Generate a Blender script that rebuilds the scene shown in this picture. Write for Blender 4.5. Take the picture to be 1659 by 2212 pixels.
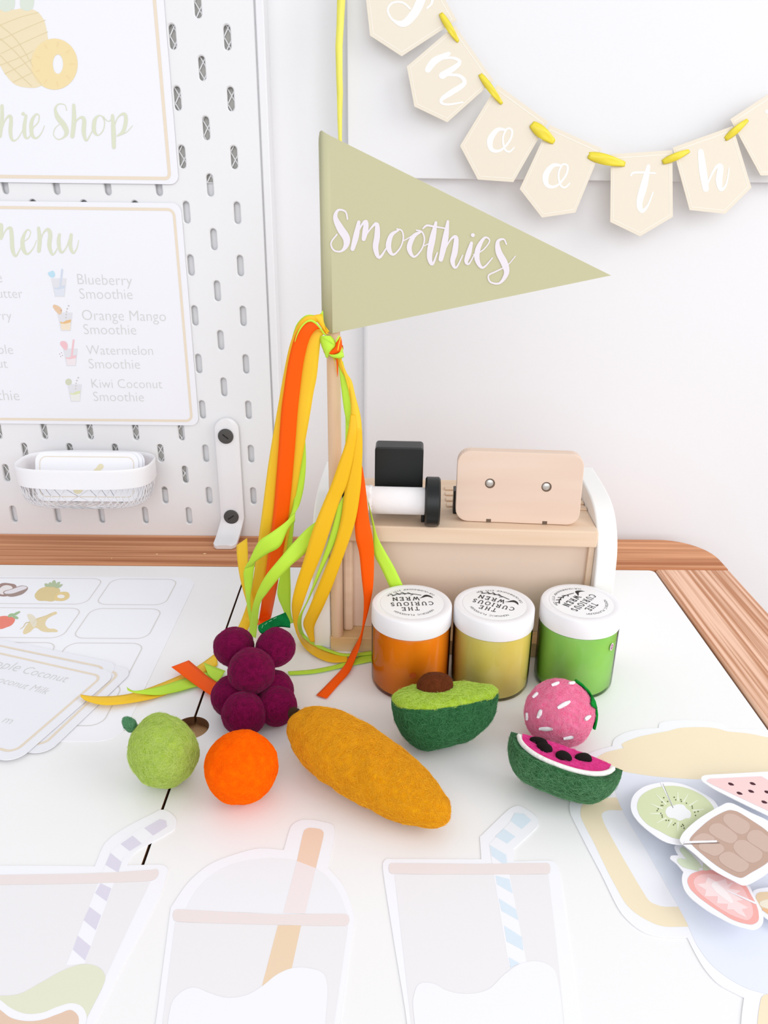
import bpy, bmesh, math, random
import numpy as np
from mathutils import Vector, Matrix, noise
from mathutils.bvhtree import BVHTree
random.seed(7); np.random.seed(7)
PI = math.pi
MM = 0.001
for o in list(bpy.data.objects): bpy.data.objects.remove(o)
S = bpy.context.scene
COL = S.collection

# ---------------------------------------------------------------- camera (all lengths in mm)
F_PX, PITCH, ROLL, YAW = 1686.66, 0.391817, 0.0119695, 0.0074043
CAM = Vector((154.049, -660.32, 298.746))
fw = Vector((math.sin(YAW)*math.cos(PITCH), math.cos(YAW)*math.cos(PITCH), -math.sin(PITCH)))
r0 = Vector((math.cos(YAW), -math.sin(YAW), 0)); u0 = r0.cross(fw)
rt = r0*math.cos(ROLL) + u0*math.sin(ROLL); up = -r0*math.sin(ROLL) + u0*math.cos(ROLL)
cam = bpy.data.cameras.new('camera'); co = bpy.data.objects.new('camera', cam); COL.objects.link(co)
cam.sensor_fit = 'VERTICAL'; cam.sensor_height = 36.0; cam.sensor_width = 27.0
cam.lens = F_PX/2212*36; cam.clip_start = 0.01; cam.clip_end = 30
M = Matrix((rt, up, -fw)).transposed().to_4x4(); M.translation = CAM*MM
co.matrix_world = M
S.camera = co

# ---------------------------------------------------------------- light
w = bpy.data.worlds.new('world'); S.world = w; w.use_nodes = True
bg = w.node_tree.nodes['Background']; bg.inputs[0].default_value = (0.93, 0.95, 1.0, 1); bg.inputs[1].default_value = 0.74
def area(name, loc, target, size, sy, power, color=(1, 1, 1)):
    l = bpy.data.lights.new(name, 'AREA'); l.shape = 'RECTANGLE'; l.size = size; l.size_y = sy; l.energy = power; l.color = color
    o = bpy.data.objects.new(name, l); COL.objects.link(o); o.location = loc
    o.rotation_euler = (Vector(target)-Vector(loc)).to_track_quat('-Z', 'Y').to_euler(); return o
area('window_daylight', (1.75, -0.95, 0.95), (0.2, -0.2, 0.05), 1.2, 1.3, 13.5, (1.0, 0.985, 0.96))
area('front_fill', (0.35, -2.4, 0.95), (0.15, -0.2, 0.1), 2.2, 1.6, 22, (0.98, 0.985, 1.0))  # fill light added behind the camera to brighten upright faces
S.view_settings.view_transform = 'Standard'; S.view_settings.look = 'None'
S.view_settings.gamma = 1.0; S.view_settings.use_curve_mapping = False
S.view_settings.exposure = 0.0

# ---------------------------------------------------------------- helpers
BASE = {}
def ray(px, py):
    return fw + rt*((px-829.5)/F_PX) - up*((py-1106)/F_PX)
def H(z=0, gx=0, gy=0, x0=0, y0=0):          # point of a (possibly tilted) sheet lying on the table
    def m(px, py, lift=0):
        d = ray(px, py); zz = z+lift
        t = (zz + gx*(CAM.x-x0) + gy*(CAM.y-y0) - CAM.z)/(d.z - gx*d.x - gy*d.y)
        return CAM + d*t
    m.n = Vector((-gx, -gy, 1)).normalized(); return m
def W(Y, lean=0.0):                          # point of an upright sheet
    def m(px, py, lift=0):
        d = ray(px, py); t = (Y-lift-CAM.y)/d.y; return CAM + d*t
    m.n = Vector((0, -1, 0)); return m
def srgb(c):
    if isinstance(c, str): c = [int(c[i:i+2], 16) for i in (0, 2, 4)]
    return tuple(((x/255/12.92) if x/255 <= 0.04045 else ((x/255+0.055)/1.055)**2.4) for x in c) + (1,)
MATS = {}
def mat(name, color, rough=0.6, spec=0.35, bump=None, var=None, coat=0, sheen=0, metallic=0, sss=0):
    """bump=(scale, strength_mm)  var=(scale, second colour, contrast)"""
    if name in MATS: return MATS[name]
    m = bpy.data.materials.new(name); m.use_nodes = True; nt = m.node_tree; N = nt.nodes; L = nt.links
    p = N['Principled BSDF']; p.inputs['Base Color'].default_value = srgb(color)
    p.inputs['Roughness'].default_value = rough; p.inputs['Specular IOR Level'].default_value = spec
    p.inputs['Coat Weight'].default_value = coat; p.inputs['Sheen Weight'].default_value = sheen
    p.inputs['Metallic'].default_value = metallic
    if sss:
        p.inputs['Subsurface Weight'].default_value = sss; p.inputs['Subsurface Scale'].default_value = 0.004
    tc = N.new('ShaderNodeTexCoord')
    if var:
        nz = N.new('ShaderNodeTexNoise'); nz.inputs['Scale'].default_value = var[0]; nz.inputs['Detail'].default_value = 4
        L.new(tc.outputs['Object'], nz.inputs['Vector'])
        cr = N.new('ShaderNodeValToRGB'); cr.color_ramp.elements[0].position = 0.5-var[2]; cr.color_ramp.elements[1].position = 0.5+var[2]
        cr.color_ramp.elements[0].color = srgb(color); cr.color_ramp.elements[1].color = srgb(var[1])
        L.new(nz.outputs['Fac'], cr.inputs['Fac']); L.new(cr.outputs['Color'], p.inputs['Base Color'])
    if bump:
        nb = N.new('ShaderNodeTexNoise'); nb.inputs['Scale'].default_value = bump[0]; nb.inputs['Detail'].default_value = 3
        L.new(tc.outputs['Object'], nb.inputs['Vector'])
        b = N.new('ShaderNodeBump'); b.inputs['Strength'].default_value = 1; b.inputs['Distance'].default_value = bump[1]*MM
        L.new(nb.outputs['Fac'], b.inputs['Height']); L.new(b.outputs['Normal'], p.inputs['Normal'])
    MATS[name] = m; return m
def wood(name, light, dark, axis='x', scale=1.0, bump=0.15, rough=0.55, contrast=0.16, stretch=0.06):
    if name in MATS: return MATS[name]
    m = bpy.data.materials.new(name); m.use_nodes = True; nt = m.node_tree; N = nt.nodes; L = nt.links
    p = N['Principled BSDF']; p.inputs['Roughness'].default_value = rough; p.inputs['Specular IOR Level'].default_value = 0.3
    tc = N.new('ShaderNodeTexCoord'); mp = N.new('ShaderNodeMapping')
    sc = {'x': (stretch, 1, 1), 'y': (1, stretch, 1), 'z': (1, 1, stretch)}[axis]
    mp.inputs['Scale'].default_value = sc; L.new(tc.outputs['Object'], mp.inputs['Vector'])
    nz = N.new('ShaderNodeTexNoise'); nz.inputs['Scale'].default_value = 260*scale; nz.inputs['Detail'].default_value = 2.5; nz.inputs['Roughness'].default_value = 0.45
    L.new(mp.outputs[0], nz.inputs['Vector'])
    n2 = N.new('ShaderNodeTexNoise'); n2.inputs['Scale'].default_value = 60*scale; n2.inputs['Detail'].default_value = 3
    L.new(mp.outputs[0], n2.inputs['Vector'])
    mx = N.new('ShaderNodeMath'); mx.operation = 'MULTIPLY_ADD'; mx.inputs[1].default_value = 0.6; L.new(nz.outputs['Fac'], mx.inputs[0])
    ml = N.new('ShaderNodeMath'); ml.operation = 'MULTIPLY'; ml.inputs[1].default_value = 0.4; L.new(n2.outputs['Fac'], ml.inputs[0])
    L.new(ml.outputs[0], mx.inputs[2])
    cr = N.new('ShaderNodeValToRGB'); e = cr.color_ramp.elements
    e[0].position = 0.5-contrast; e[1].position = 0.5+contrast; e[0].color = srgb(dark); e[1].color = srgb(light)
    L.new(mx.outputs[0], cr.inputs['Fac']); L.new(cr.outputs['Color'], p.inputs['Base Color'])
    b = N.new('ShaderNodeBump'); b.inputs['Distance'].default_value = bump*MM; b.inputs['Strength'].default_value = 1
    L.new(mx.outputs[0], b.inputs['Height']); L.new(b.outputs['Normal'], p.inputs['Normal'])
    MATS[name] = m; return m

def tag(o, label=None, cat=None, group=None, kind=None):
    if label: o['label'] = label
    if cat: o['category'] = cat
    if group: o['group'] = group
    if kind: o['kind'] = kind
    return o
def root(name, base, label, cat, group=None):
    o = bpy.data.objects.new(name, None); COL.objects.link(o); o.empty_display_size = 0.01
    o.location = Vector(base)*MM; BASE[o] = Vector(base); return tag(o, label, cat, group)
def obj(name, verts, faces, material, parent=None, smooth=False, base=None):
    """verts in world mm; the origin goes to the parent's base (or the given base)"""
    b = BASE[parent] if parent is not None else Vector(base if base is not None else (0, 0, 0))
    me = bpy.data.meshes.new(name)
    me.from_pydata([tuple((Vector(v)-b)*MM) for v in verts], [], faces)
    ms = material if isinstance(material, (list, tuple)) else [material]
    for mm_ in ms: me.materials.append(mm_)
    if smooth: me.polygons.foreach_set('use_smooth', [True]*len(me.polygons))
    me.update()
    o = bpy.data.objects.new(name, me); COL.objects.link(o)
    BASE[o] = b
    if parent is not None: o.parent = parent
    else: o.location = b*MM
    return o
def bevel(o, width, seg=2, angle=35):
    md = o.modifiers.new('bevel', 'BEVEL'); md.width = width*MM; md.segments = seg; md.limit_method = 'ANGLE'; md.angle_limit = math.radians(angle)
    return o
def smooth(pts, n=6, closed=True):
    """Catmull-Rom through the points; a point written with a third item 's' stays a corner"""
    if n <= 1: return [tuple(q[:2]) for q in pts]
    P = [Vector((q[0], q[1])) for q in pts]; sh = [len(q) > 2 for q in pts]; k = len(P); out = []
    def tan(i):
        a = P[(i+1) % k]-P[i]; b_ = P[i]-P[i-1]
        if not closed and i == 0: return a.normalized()
        if not closed and i == k-1: return b_.normalized()
        la, lb = a.length or 1, b_.length or 1
        t = a/la*lb+b_/lb*la                      # nearer neighbour counts more
        return t.normalized() if t.length > 1e-9 else a.normalized()
    for i in range(k if closed else k-1):
        p1, p2 = P[i], P[(i+1) % k]; L = (p2-p1).length; d = (p2-p1)/(L or 1)
        i2 = (i+1) % k
        L1 = min(L, (P[i]-P[i-1]).length*1.6) if (closed or i > 0) else L
        L2 = min(L, (P[(i2+1) % k]-P[i2]).length*1.6) if (closed or i2 < k-1) else L
        m1 = d*L if sh[i] else tan(i)*L1; m2 = d*L if sh[i2] else tan(i2)*L2
        for j in range(n):
            t = j/n
            out.append(tuple(p1*(2*t**3-3*t*t+1)+m1*(t**3-2*t*t+t)+p2*(-2*t**3+3*t*t)+m2*(t**3-t*t)))
    if not closed: out.append(tuple(P[-1]))
    return out
def smooth_n(pts, n=6):                       # open curve, any number of components
    P = [np.array(q, float) for q in pts]; out = []
    for i in range(len(P)-1):
        p1, p2 = P[i], P[i+1]; p0 = P[i-1] if i else p1; p3 = P[i+2] if i+2 < len(P) else p2
        for j in range(n):
            t = j/n
            out.append(0.5*((2*p1)+(p2-p0)*t+(2*p0-5*p1+4*p2-p3)*t*t+(-p0+3*p1-3*p2+p3)*t**3))
    out.append(P[-1]); return out
def sheet(name, P3, normal, th, material, parent=None, base=None):
    k = len(P3); nrm = Vector(normal)
    V = [Vector(p) for p in P3]
    if th <= 0: return obj(name, V, [list(range(k))], material, parent, base=base)
    B = [v - nrm*th for v in V]
    fs = [list(range(k)), [2*k-1-i for i in range(k)]] + [[i, i+k, (i+1) % k + k, (i+1) % k] for i in range(k)]
    return obj(name, V+B, fs, material, parent, base=base)
def xf(pts, s, ox, oy):
    return [(q[0]*s+ox, q[1]*s+oy)+tuple(q[2:]) for q in pts]
def poly(name, pts, m, lift, material, parent, th=0, n=6, base=None):
    pp = smooth(pts, n) if n > 1 else [q[:2] for q in pts]
    P3 = [m(x, y, lift) for x, y in pp]
    a = sum(((P3[i]-P3[0]).cross(P3[(i+1) % len(P3)]-P3[0]) for i in range(len(P3))), Vector())
    if a.dot(m.n) < 0: P3 = P3[::-1]
    return sheet(name, P3, m.n, th, material, parent, base)
def multi(name, polys, m, lift, material, parent, n=4):
    vs, fs = [], []
    for h_, pts in enumerate(polys):
        pp = smooth(pts, n) if n > 1 else [q[:2] for q in pts]
        P3 = [m(x, y, lift+h_*0.004) for x, y in pp]
        a = sum(((P3[i]-P3[0]).cross(P3[(i+1) % len(P3)]-P3[0]) for i in range(len(P3))), Vector())
        if a.dot(m.n) < 0: P3 = P3[::-1]
        fs.append(list(range(len(vs), len(vs)+len(P3)))); vs += P3
    return obj(name, vs, fs, material, parent)
def brush_geo(strokes, fn, n=5, wscale=1.0):
    """strokes: lists of (x, y, width); fn maps 2D to 3D. returns verts, faces"""
    vs, fs = [], []; cnt = 0; D_ = 0.0003
    g0 = fn
    if fn.__code__.co_argcount < 3: fn = lambda x, y, h: g0(x, y)
    for st in strokes:
        cnt += 6
        if len(st) == 1:
            x, y, wd = st[0]; b = len(vs)
            for k in range(10): vs.append(fn(x+wd/2*math.cos(k*PI/5), y+wd/2*math.sin(k*PI/5), cnt*D_))
            fs.append(list(range(b, b+10))); continue
        c = smooth_n(st, n if len(st) > 2 else 1); k = len(c); b = len(vs)
        for i in range(k):
            d = c[min(i+1, k-1)][:2]-c[max(i-1, 0)][:2]; L = math.hypot(*d) or 1; nx, ny = -d[1]/L, d[0]/L
            h = max(c[i][2], 0.5)*wscale/2
            cnt += 1; vs.append(fn(c[i][0]+nx*h, c[i][1]+ny*h, cnt*D_)); vs.append(fn(c[i][0]-nx*h, c[i][1]-ny*h, cnt*D_))
        for i in range(k-1): fs.append([b+2*i, b+2*i+1, b+2*i+3, b+2*i+2])
        for e in (0, k-1):
            bb = len(vs); h = c[e][2]*wscale/2; cz = (cnt+2 if e else cnt-k-2)*D_
            for q in range(8): vs.append(fn(c[e][0]+h*math.cos(q*PI/4), c[e][1]+h*math.sin(q*PI/4), cz))
            fs.append(list(range(bb, bb+8)))
    return vs, fs
def brush(name, strokes, m, lift, material, parent, s=1, ox=0, oy=0, n=5, wscale=1.0):
    st = [[(x*s+ox, y*s+oy, wd*s) for x, y, wd in q] for q in strokes]
    vs, fs = brush_geo(st, lambda x, y, h: m(x, y, lift+h), n, wscale)
    fs2 = []
    for f in fs:
        a = (vs[f[1]]-vs[f[0]]).cross(vs[f[2]]-vs[f[0]])
        fs2.append(f if a.dot(m.n) >= 0 else f[::-1])
    return obj(name, vs, fs2, material, parent)
_glyph = {}
def glyphs(s, offset=0.0):
    key = (s, offset)
    if key not in _glyph:
        c = bpy.data.curves.new('t', 'FONT'); c.body = s; c.offset = offset; c.resolution_u = 3
        o = bpy.data.objects.new('t', c); COL.objects.link(o); bpy.context.view_layer.update()
        me = bpy.data.meshes.new_from_object(o.evaluated_get(bpy.context.evaluated_depsgraph_get()))
        vs = [(v.co.x, v.co.y) for v in me.vertices]; fs = [list(p.vertices) for p in me.polygons]
        bpy.data.objects.remove(o); bpy.data.meshes.remove(me); bpy.data.curves.remove(c)
        _glyph[key] = (vs, fs)
    return _glyph[key]
def text(name, s, pl, pr, m, lift, material, parent, aspect=1.0, upv=None, offset=-0.012):
    """print s with its baseline from pixel pl to pixel pr on sheet m"""
    vs, fs = glyphs(s, offset); xs = [v[0] for v in vs]; x0, x1 = min(xs), max(xs)
    A, B = m(pl[0], pl[1], lift), m(pr[0], pr[1], lift); ex = (B-A)/(x1-x0)
    ey = (upv.normalized() if upv is not None else m.n.cross(ex).normalized())*ex.length*aspect
    return obj(name, [A+ex*(x-x0)+ey*y for x, y in vs], fs, material, parent)
def rrect(x0, x1, y0, y1, r, k=6):
    out = []
    for cx, cy, a in ((x1-r, y1-r, 0), (x0+r, y1-r, 90), (x0+r, y0+r, 180), (x1-r, y0+r, 270)):
        for i in range(k+1):
            t = math.radians(a+90*i/k); out.append((cx+r*math.cos(t), cy+r*math.sin(t)))
    return out
def ring2(outer, inner):
    k = len(outer); return outer+inner, [[i, (i+1) % k, (i+1) % k+k, i+k] for i in range(k)]
def box(name, x0, x1, y0, y1, z0, z1, material, parent=None, bev=0, base=None, seg=2):
    v = [(x, y, z) for z in (z0, z1) for y in (y0, y1) for x in (x0, x1)]
    f = [[0, 2, 3, 1], [4, 5, 7, 6], [0, 1, 5, 4], [2, 6, 7, 3], [0, 4, 6, 2], [1, 3, 7, 5]]
    o = obj(name, v, f, material, parent, base=base)
    if bev: bevel(o, bev, seg)
    return o
def lathe(name, prof, c, material, parent=None, axis='z', seg=48, smooth_=True, base=None, frame=None):
    """prof: (radius, height) pairs about an axis through c"""
    vs, fs = [], []; k = len(prof)
    if frame is None:
        frame = {'z': (Vector((1, 0, 0)), Vector((0, 1, 0)), Vector((0, 0, 1))), 'x': (Vector((0, 1, 0)), Vector((0, 0, 1)), Vector((1, 0, 0))),
                 'y': (Vector((0, 0, 1)), Vector((1, 0, 0)), Vector((0, 1, 0)))}[axis]
    e1, e2, e3 = frame; c = Vector(c)
    for r, h in prof:
        for j in range(seg):
            a = 2*PI*j/seg; vs.append(c + e1*(r*math.cos(a)) + e2*(r*math.sin(a)) + e3*h)
    for i in range(k-1):
        for j in range(seg):
            fs.append([i*seg+j, i*seg+(j+1) % seg, (i+1)*seg+(j+1) % seg, (i+1)*seg+j])
    fs.append(list(range(seg))[::-1]); fs.append([(k-1)*seg+j for j in range(seg)])
    o = obj(name, vs, fs, material, parent, base=base)
    if smooth_: 
        o.data.polygons.foreach_set('use_smooth', [len(p.vertices) == 4 for p in o.data.polygons])
        try: o.data.set_sharp_from_angle(angle=math.radians(40))
        except Exception: pass
    return o
def tube(name, pts, r, material, parent, seg=6, closed=False, geo=None):
    vs, fs = geo if geo is not None else ([], []); P = [Vector(p) for p in pts]; k = len(P); b = len(vs)
    for i in range(k):
        d = (P[(i+1) % k]-P[i-1]) if closed else (P[min(i+1, k-1)]-P[max(i-1, 0)])
        d.normalize(); a = d.orthogonal() if abs(d.z) > 0.95 else Vector((0, 0, 1)).cross(d); a.normalize(); c = d.cross(a)
        for j in range(seg):
            t = 2*PI*j/seg; vs.append(P[i]+a*(r*math.cos(t))+c*(r*math.sin(t)))
    for i in range(k if closed else k-1):
        for j in range(seg):
            fs.append([b+i*seg+j, b+i*seg+(j+1) % seg, b+((i+1) % k)*seg+(j+1) % seg, b+((i+1) % k)*seg+j])
    if geo is not None: return
    return obj(name, vs, fs, material, parent, smooth=True)
def smoothobj(o, angle=40):
    o.data.polygons.foreach_set('use_smooth', [True]*len(o.data.polygons))
    try: o.data.set_sharp_from_angle(angle=math.radians(angle))
    except Exception: pass
    return o

# ---------------------------------------------------------------- materials
WALL = mat('wall_paint', 'ececee', 0.9, 0.1, bump=(300, 0.05))
WHITE = mat('white_trim_paint', 'ebebed', 0.6, 0.2)
BOARDW = mat('pegboard_white', 'ebebec', 0.55, 0.25)
PAPER = mat('white_paper', 'f0f0f5', 0.75, 0.15)
PAPERW = mat('bright_white_paper', 'f7f7fb', 0.75, 0.15)
CREAM = mat('cream_print', 'e9dcc8', 0.8, 0.1)
SAGE = mat('sage_print', 'dce0c8', 0.8, 0.1)
GREYPRINT = mat('grey_print', 'd6d6d4', 0.8, 0.1)
PINE = wood('pine_x', 'e4a67a', 'b06c42', 'x', 1.1, 0.4, contrast=0.13, stretch=0.018)
PINEY_LIT = wood('pine_y_lit', 'f1c6aa', 'bf8460', 'y', 1.5, 0.7, contrast=0.075, stretch=0.012)  # same pine for the side rails, paler: window light put into the colour
MAPLE = wood('maple', 'eed8bf', 'e2c2a4', 'x', 0.5, 0.05, contrast=0.25)
MAPLEP = wood('maple_panel', 'ebd8c6', 'e3cbb6', 'x', 0.25, 0.02, contrast=0.25)
PLY = wood('plywood_face', 'ead4c2', 'e0c3ae', 'x', 0.35, 0.03, contrast=0.25)
LIDM = mat('white_laminate', 'f6f5f4', 0.38, 0.35, bump=(900, 0.02))
BLACK = mat('black_plastic', '131615', 0.4, 0.4)
DARKGREY = mat('dark_grey_plastic', '4a4846', 0.5, 0.4)

# ---------------------------------------------------------------- setting
def struct(o): o['kind'] = 'structure'; return o
struct(box('wall_back', -900, 1500, 26, 60, -480, 900, WALL))
struct(box('floor', -900, 1500, -1500, 26, -500, -480, mat('floor_boards', 'cfc6bd', 0.5, 0.3, var=(3, 'c4b9ae', 0.2))))
struct(box('trim_1', 60.8, 67.2, 4.0, 26, -480, 900, WHITE, bev=1.0))
struct(box('trim_4', -900, 66.5, 5.2, 26, -480, 900, WALL))   # flat panel just behind the pegboard
# right of the corner board the wall is a flat white panel, with an upper panel standing proud of it
low = struct(box('trim_2', 140, 1500, 18, 26, -480, 900, WALL, bev=3, seg=3))
struct(box('trim_3', 127.6, 1500, 8.5, 18, 307, 900, WHITE, bev=0.6))

# ---------------------------------------------------------------- table
TB = root('play_table', (42, -290, -480), 'childrens pine table with a brown wooden rim and rounded corners', 'table')
def rail(name, pts, z0, z1, m, r=2.0):
    k = len(pts); v = [(x, y, z1) for x, y in pts]+[(x, y, z0) for x, y in pts]
    f = [list(range(k)), [2*k-1-i for i in range(k)]]+[[i, i+k, (i+1) % k+k, (i+1) % k] for i in range(k)]
    o = obj(name, v, f, m, TB); bevel(o, r, 3, 50); return o
def arc(cx, cy, r, a0, a1, k=10): return [(cx+r*math.cos(math.radians(a0+(a1-a0)*i/k)), cy+r*math.sin(math.radians(a0+(a1-a0)*i/k))) for i in range(k+1)]
L0, L1, I0, I1 = -371, 455, -304, 391.2
YB, YI, YF, YE = 0, -61.6, -518, -580
rail('back_rail', [(L1, YI)]+arc(L1-42, YB-42, 42, 0, 90)+arc(L0+42, YB-42, 42, 90, 180)+[(L0, YI)], -22, 1.2, PINE)
rail('front_rail', [(L0, YF)]+arc(L0+42, YE+42, 42, 180, 270)+arc(L1-42, YE+42, 42, 270, 360)+[(L1, YF)], -22, 1.2, PINE)
rail('side_rail', [(I1, YI-0.2), (I1, YF), (L1, YF), (L1, YI-0.2)], -22, 1.2, PINEY_LIT, 2.5)
rail('side_rail', [(L0, YI-0.2), (L0, YF), (I0, YF), (I0, YI-0.2)], -22, 1.2, PINEY_LIT, 2.5)
box('tray_board', I0, I1, YF, YI, -16, -8.5, mat('tray_plywood', 'd8ab7c', 0.6), TB)
for lx in (L0+12, L1-62):
    for ly in (-62, -568): box('leg', lx, lx+50, ly, ly+50, -480, -22, PINE, TB, bev=3)
SEAM = 43.1
def lid(x0, x1, side, label):
    hy, hr = -277.5, 10.4
    a = math.asin(0.6/hr)
    r = 5
    ptsr = []
    if side < 0:   # lid left of the seam
        xs = SEAM-0.6
        ptsr = [(xs, YF+0.8)]+[(SEAM-hr*math.cos(t), hy-hr*math.sin(t)) for t in np.linspace(PI/2-a, -PI/2+a, 17)]+[(xs, YI-0.8)]
        ptsr += arc(x0+r, YI-0.8-r, r, 90, 180, 5)+arc(x0+r, YF+0.8+r, r, 180, 270, 5)
    else:
        xs = SEAM+0.6
        ptsr = arc(x1-r, YI-0.8-r, r, 0, 90, 5)+[(xs, YI-0.8)]+[(SEAM+hr*math.cos(t), hy+hr*math.sin(t)) for t in np.linspace(PI/2-a, -PI/2+a, 17)]+[(xs, YF+0.8)]
        ptsr += arc(x1-r, YF+0.8+r, r, 270, 360, 5)
    k = len(ptsr); v = [(x, y, 0) for x, y in ptsr]+[(x, y, -6) for x, y in ptsr]
    f = [list(range(k)), [2*k-1-i for i in range(k)]]+[[i, i+k, (i+1) % k+k, (i+1) % k] for i in range(k)]
    o = obj('tabletop_lid', v, f, [LIDM, mat('lid_edge', '6b4a30', 0.6)], None, base=((x0+x1)/2, -290, -8.5))
    for p in o.data.polygons:
        p.material_index = 0 if len(p.vertices) > 4 else 1
    bevel(o, 0.35, 2, 60)
    return tag(o, label, 'tabletop', 'removable table lids')
lid(I0+0.8, SEAM, -1, 'white removable tabletop lid left of the dark seam')
lid(SEAM, I1-1.2, 1, 'white removable tabletop lid right of the dark seam, jars on it')

# ---------------------------------------------------------------- pegboard
def pegboard():
    R0 = root('pegboard', (-220, 2.5, 0), 'white pegboard with staggered slots standing along the back of the table', 'pegboard')
    vs, fs = [], []; vid = {}
    def V(x, y, z):
        k = (round(x, 2), round(y, 2), round(z, 2))
        if k not in vid: vid[k] = len(vs); vs.append((x, y, z))
        return vid[k]
    Z0, N = 10.2, 10
    xs0 = -510; nx = 28; nz = 27
    def stad(cx, cz, r, hl, y):
        out = []
        for i in range(8): a = PI*i/7; out.append(V(cx+r*math.cos(a), y, cz+hl+r*math.sin(a)))
        for i in range(8): a = PI+PI*i/7; out.append(V(cx+r*math.cos(a), y, cz-hl+r*math.sin(a)))
        return out
    for i in range(nx+1):
        for j in range(nz):
            cx = -500+20*i; cz = Z0+10+20*j
            ii = int(round(cx/20)); jj = int(round((cz-20.2)/20))
            x0, x1, z0, z1 = cx-10, cx+10, cz-10, cz+10
            if (ii+jj) % 2 == 0 or i in (0, nx):       # plain cell
                for y, fl in ((0, 1), (3.4, 0)):
                    q = [V(x0, y, z0), V(x1, y, z0), V(x1, y, z1), V(x0, y, z1)]; fs.append(q if fl else q[::-1])
                continue
            r, hl = 2.55, 5.6
            rim = stad(cx, cz, 3.35, hl, 0); inn = stad(cx, cz, r, hl, 0.9); bk = stad(cx, cz, r, hl, 3.4)
            for y, loop, fl in ((0, rim, 1), (3.4, bk, 0)):
                c = [V(x1, y, cz), V(x1, y, z1), V(x0, y, z1), V(x0, y, cz), V(x0, y, z0), V(x1, y, z0)]
                polys = [[c[1], c[2]]+[loop[k] for k in (7, 6, 5, 4, 3, 2, 1, 0)],
                         [c[2], c[4]]+[loop[8], loop[7]], [c[4], c[5]]+[loop[k] for k in (15, 14, 13, 12, 11, 10, 9, 8)], [c[5], c[1], loop[0], loop[15]]]
                for q in polys: fs.append(q if fl else q[::-1])
            for A, B in ((rim, inn), (inn, bk)):
                for k in range(16): fs.append([A[k], A[(k+1) % 16], B[(k+1) % 16], B[k]][::-1])
    return R0, vs, fs
R_peg, vs, fs = pegboard()
o = obj('perforated_board', vs, fs, BOARDW, R_peg)
# trim to the real board: cut with bmesh planes
bm = bmesh.new(); bm.from_mesh(o.data); b = BASE[R_peg]
for val, sgn in ((59.4, 1), (-500.4, -1)):
    bmesh.ops.bisect_plane(bm, geom=bm.verts[:]+bm.edges[:]+bm.faces[:], plane_co=((val-b.x)*MM, 0, 0), plane_no=(sgn, 0, 0), clear_outer=True)
bm.to_mesh(o.data); bm.free()
for x0, x1, z0, z1, nm in ((-500.4, 59.4, 0.3, 10.2, 'bottom'), (-500.4, 59.4, 550.2, 560, 'top')):
    box('board_edge', x0, x1, 0, 3.4, z0, z1, BOARDW, R_peg)
box('board_edge', 59.4, 60.0, 0, 3.4, 0.3, 560, WHITE, R_peg); box('board_edge', -501, -500.4, 0, 3.4, 0.3, 560, WHITE, R_peg)
# mesh baskets hanging at the back, seen through the slots
WIRE = mat('white_wire', 'e9e9ea', 0.5, 0.3)
def lattice(x0, x1, z0, z1, y, label, px_=6.6, pz=11.0):
    r = root('wire_mesh_panel', ((x0+x1)/2, y, z0), label, 'wire mesh')
    vs, fs = [], []; sl = pz/px_
    def seg(a, b_, yy):
        d = Vector((b_[0]-a[0], 0, b_[1]-a[1])); 
        if d.length < 1: return
        nrm = Vector((-d.z, 0, d.x)).normalized()*0.42; k = len(vs)
        for p_ in (a, b_):
            for s1 in (1, -1):
                for dy in (0, 0.35): vs.append(Vector((p_[0], yy+dy, p_[1]))+nrm*s1)
        fs.extend([[k, k+2, k+6, k+4], [k+1, k+5, k+7, k+3], [k, k+4, k+5, k+1], [k+2, k+3, k+7, k+6]])
    Hh = z1-z0
    for dirn, yy in ((1, y), (-1, y+0.3)):
        c = x0-Hh/sl
        while c < x1+Hh/sl:
            ts = [0, Hh]
            xa, xb = c, c+dirn*Hh/sl
            t0, t1 = 0, 1
            for lim, s_ in ((x0, 1), (x1, -1)):
                da, db = (xa-lim)*s_, (xb-lim)*s_
                if da < 0 and db < 0: t0, t1 = 1, 0; break
                if da < 0: t0 = max(t0, da/(da-db))
                if db < 0: t1 = min(t1, da/(da-db))
            if t1 > t0: seg((xa+(xb-xa)*t0, z0+Hh*t0), (xa+(xb-xa)*t1, z0+Hh*t1), yy)
            c += px_
    obj('wire_mesh', vs, fs, WIRE, r)
    g = ([], [])
    tube('', [(x0, y+0.6, z0), (x1, y+0.6, z0), (x1, y+0.6, z1), (x0, y+0.6, z1)], 0.5, None, None, 6, True, g)
    obj('frame', g[0], g[1], WIRE, r)
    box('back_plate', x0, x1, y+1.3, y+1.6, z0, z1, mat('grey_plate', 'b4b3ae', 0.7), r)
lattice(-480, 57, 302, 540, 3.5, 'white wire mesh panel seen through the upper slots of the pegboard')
lattice(-480, -20, 44, 120, 3.5, 'white wire mesh panel behind the pegboard, seen beside the wire basket')
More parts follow.
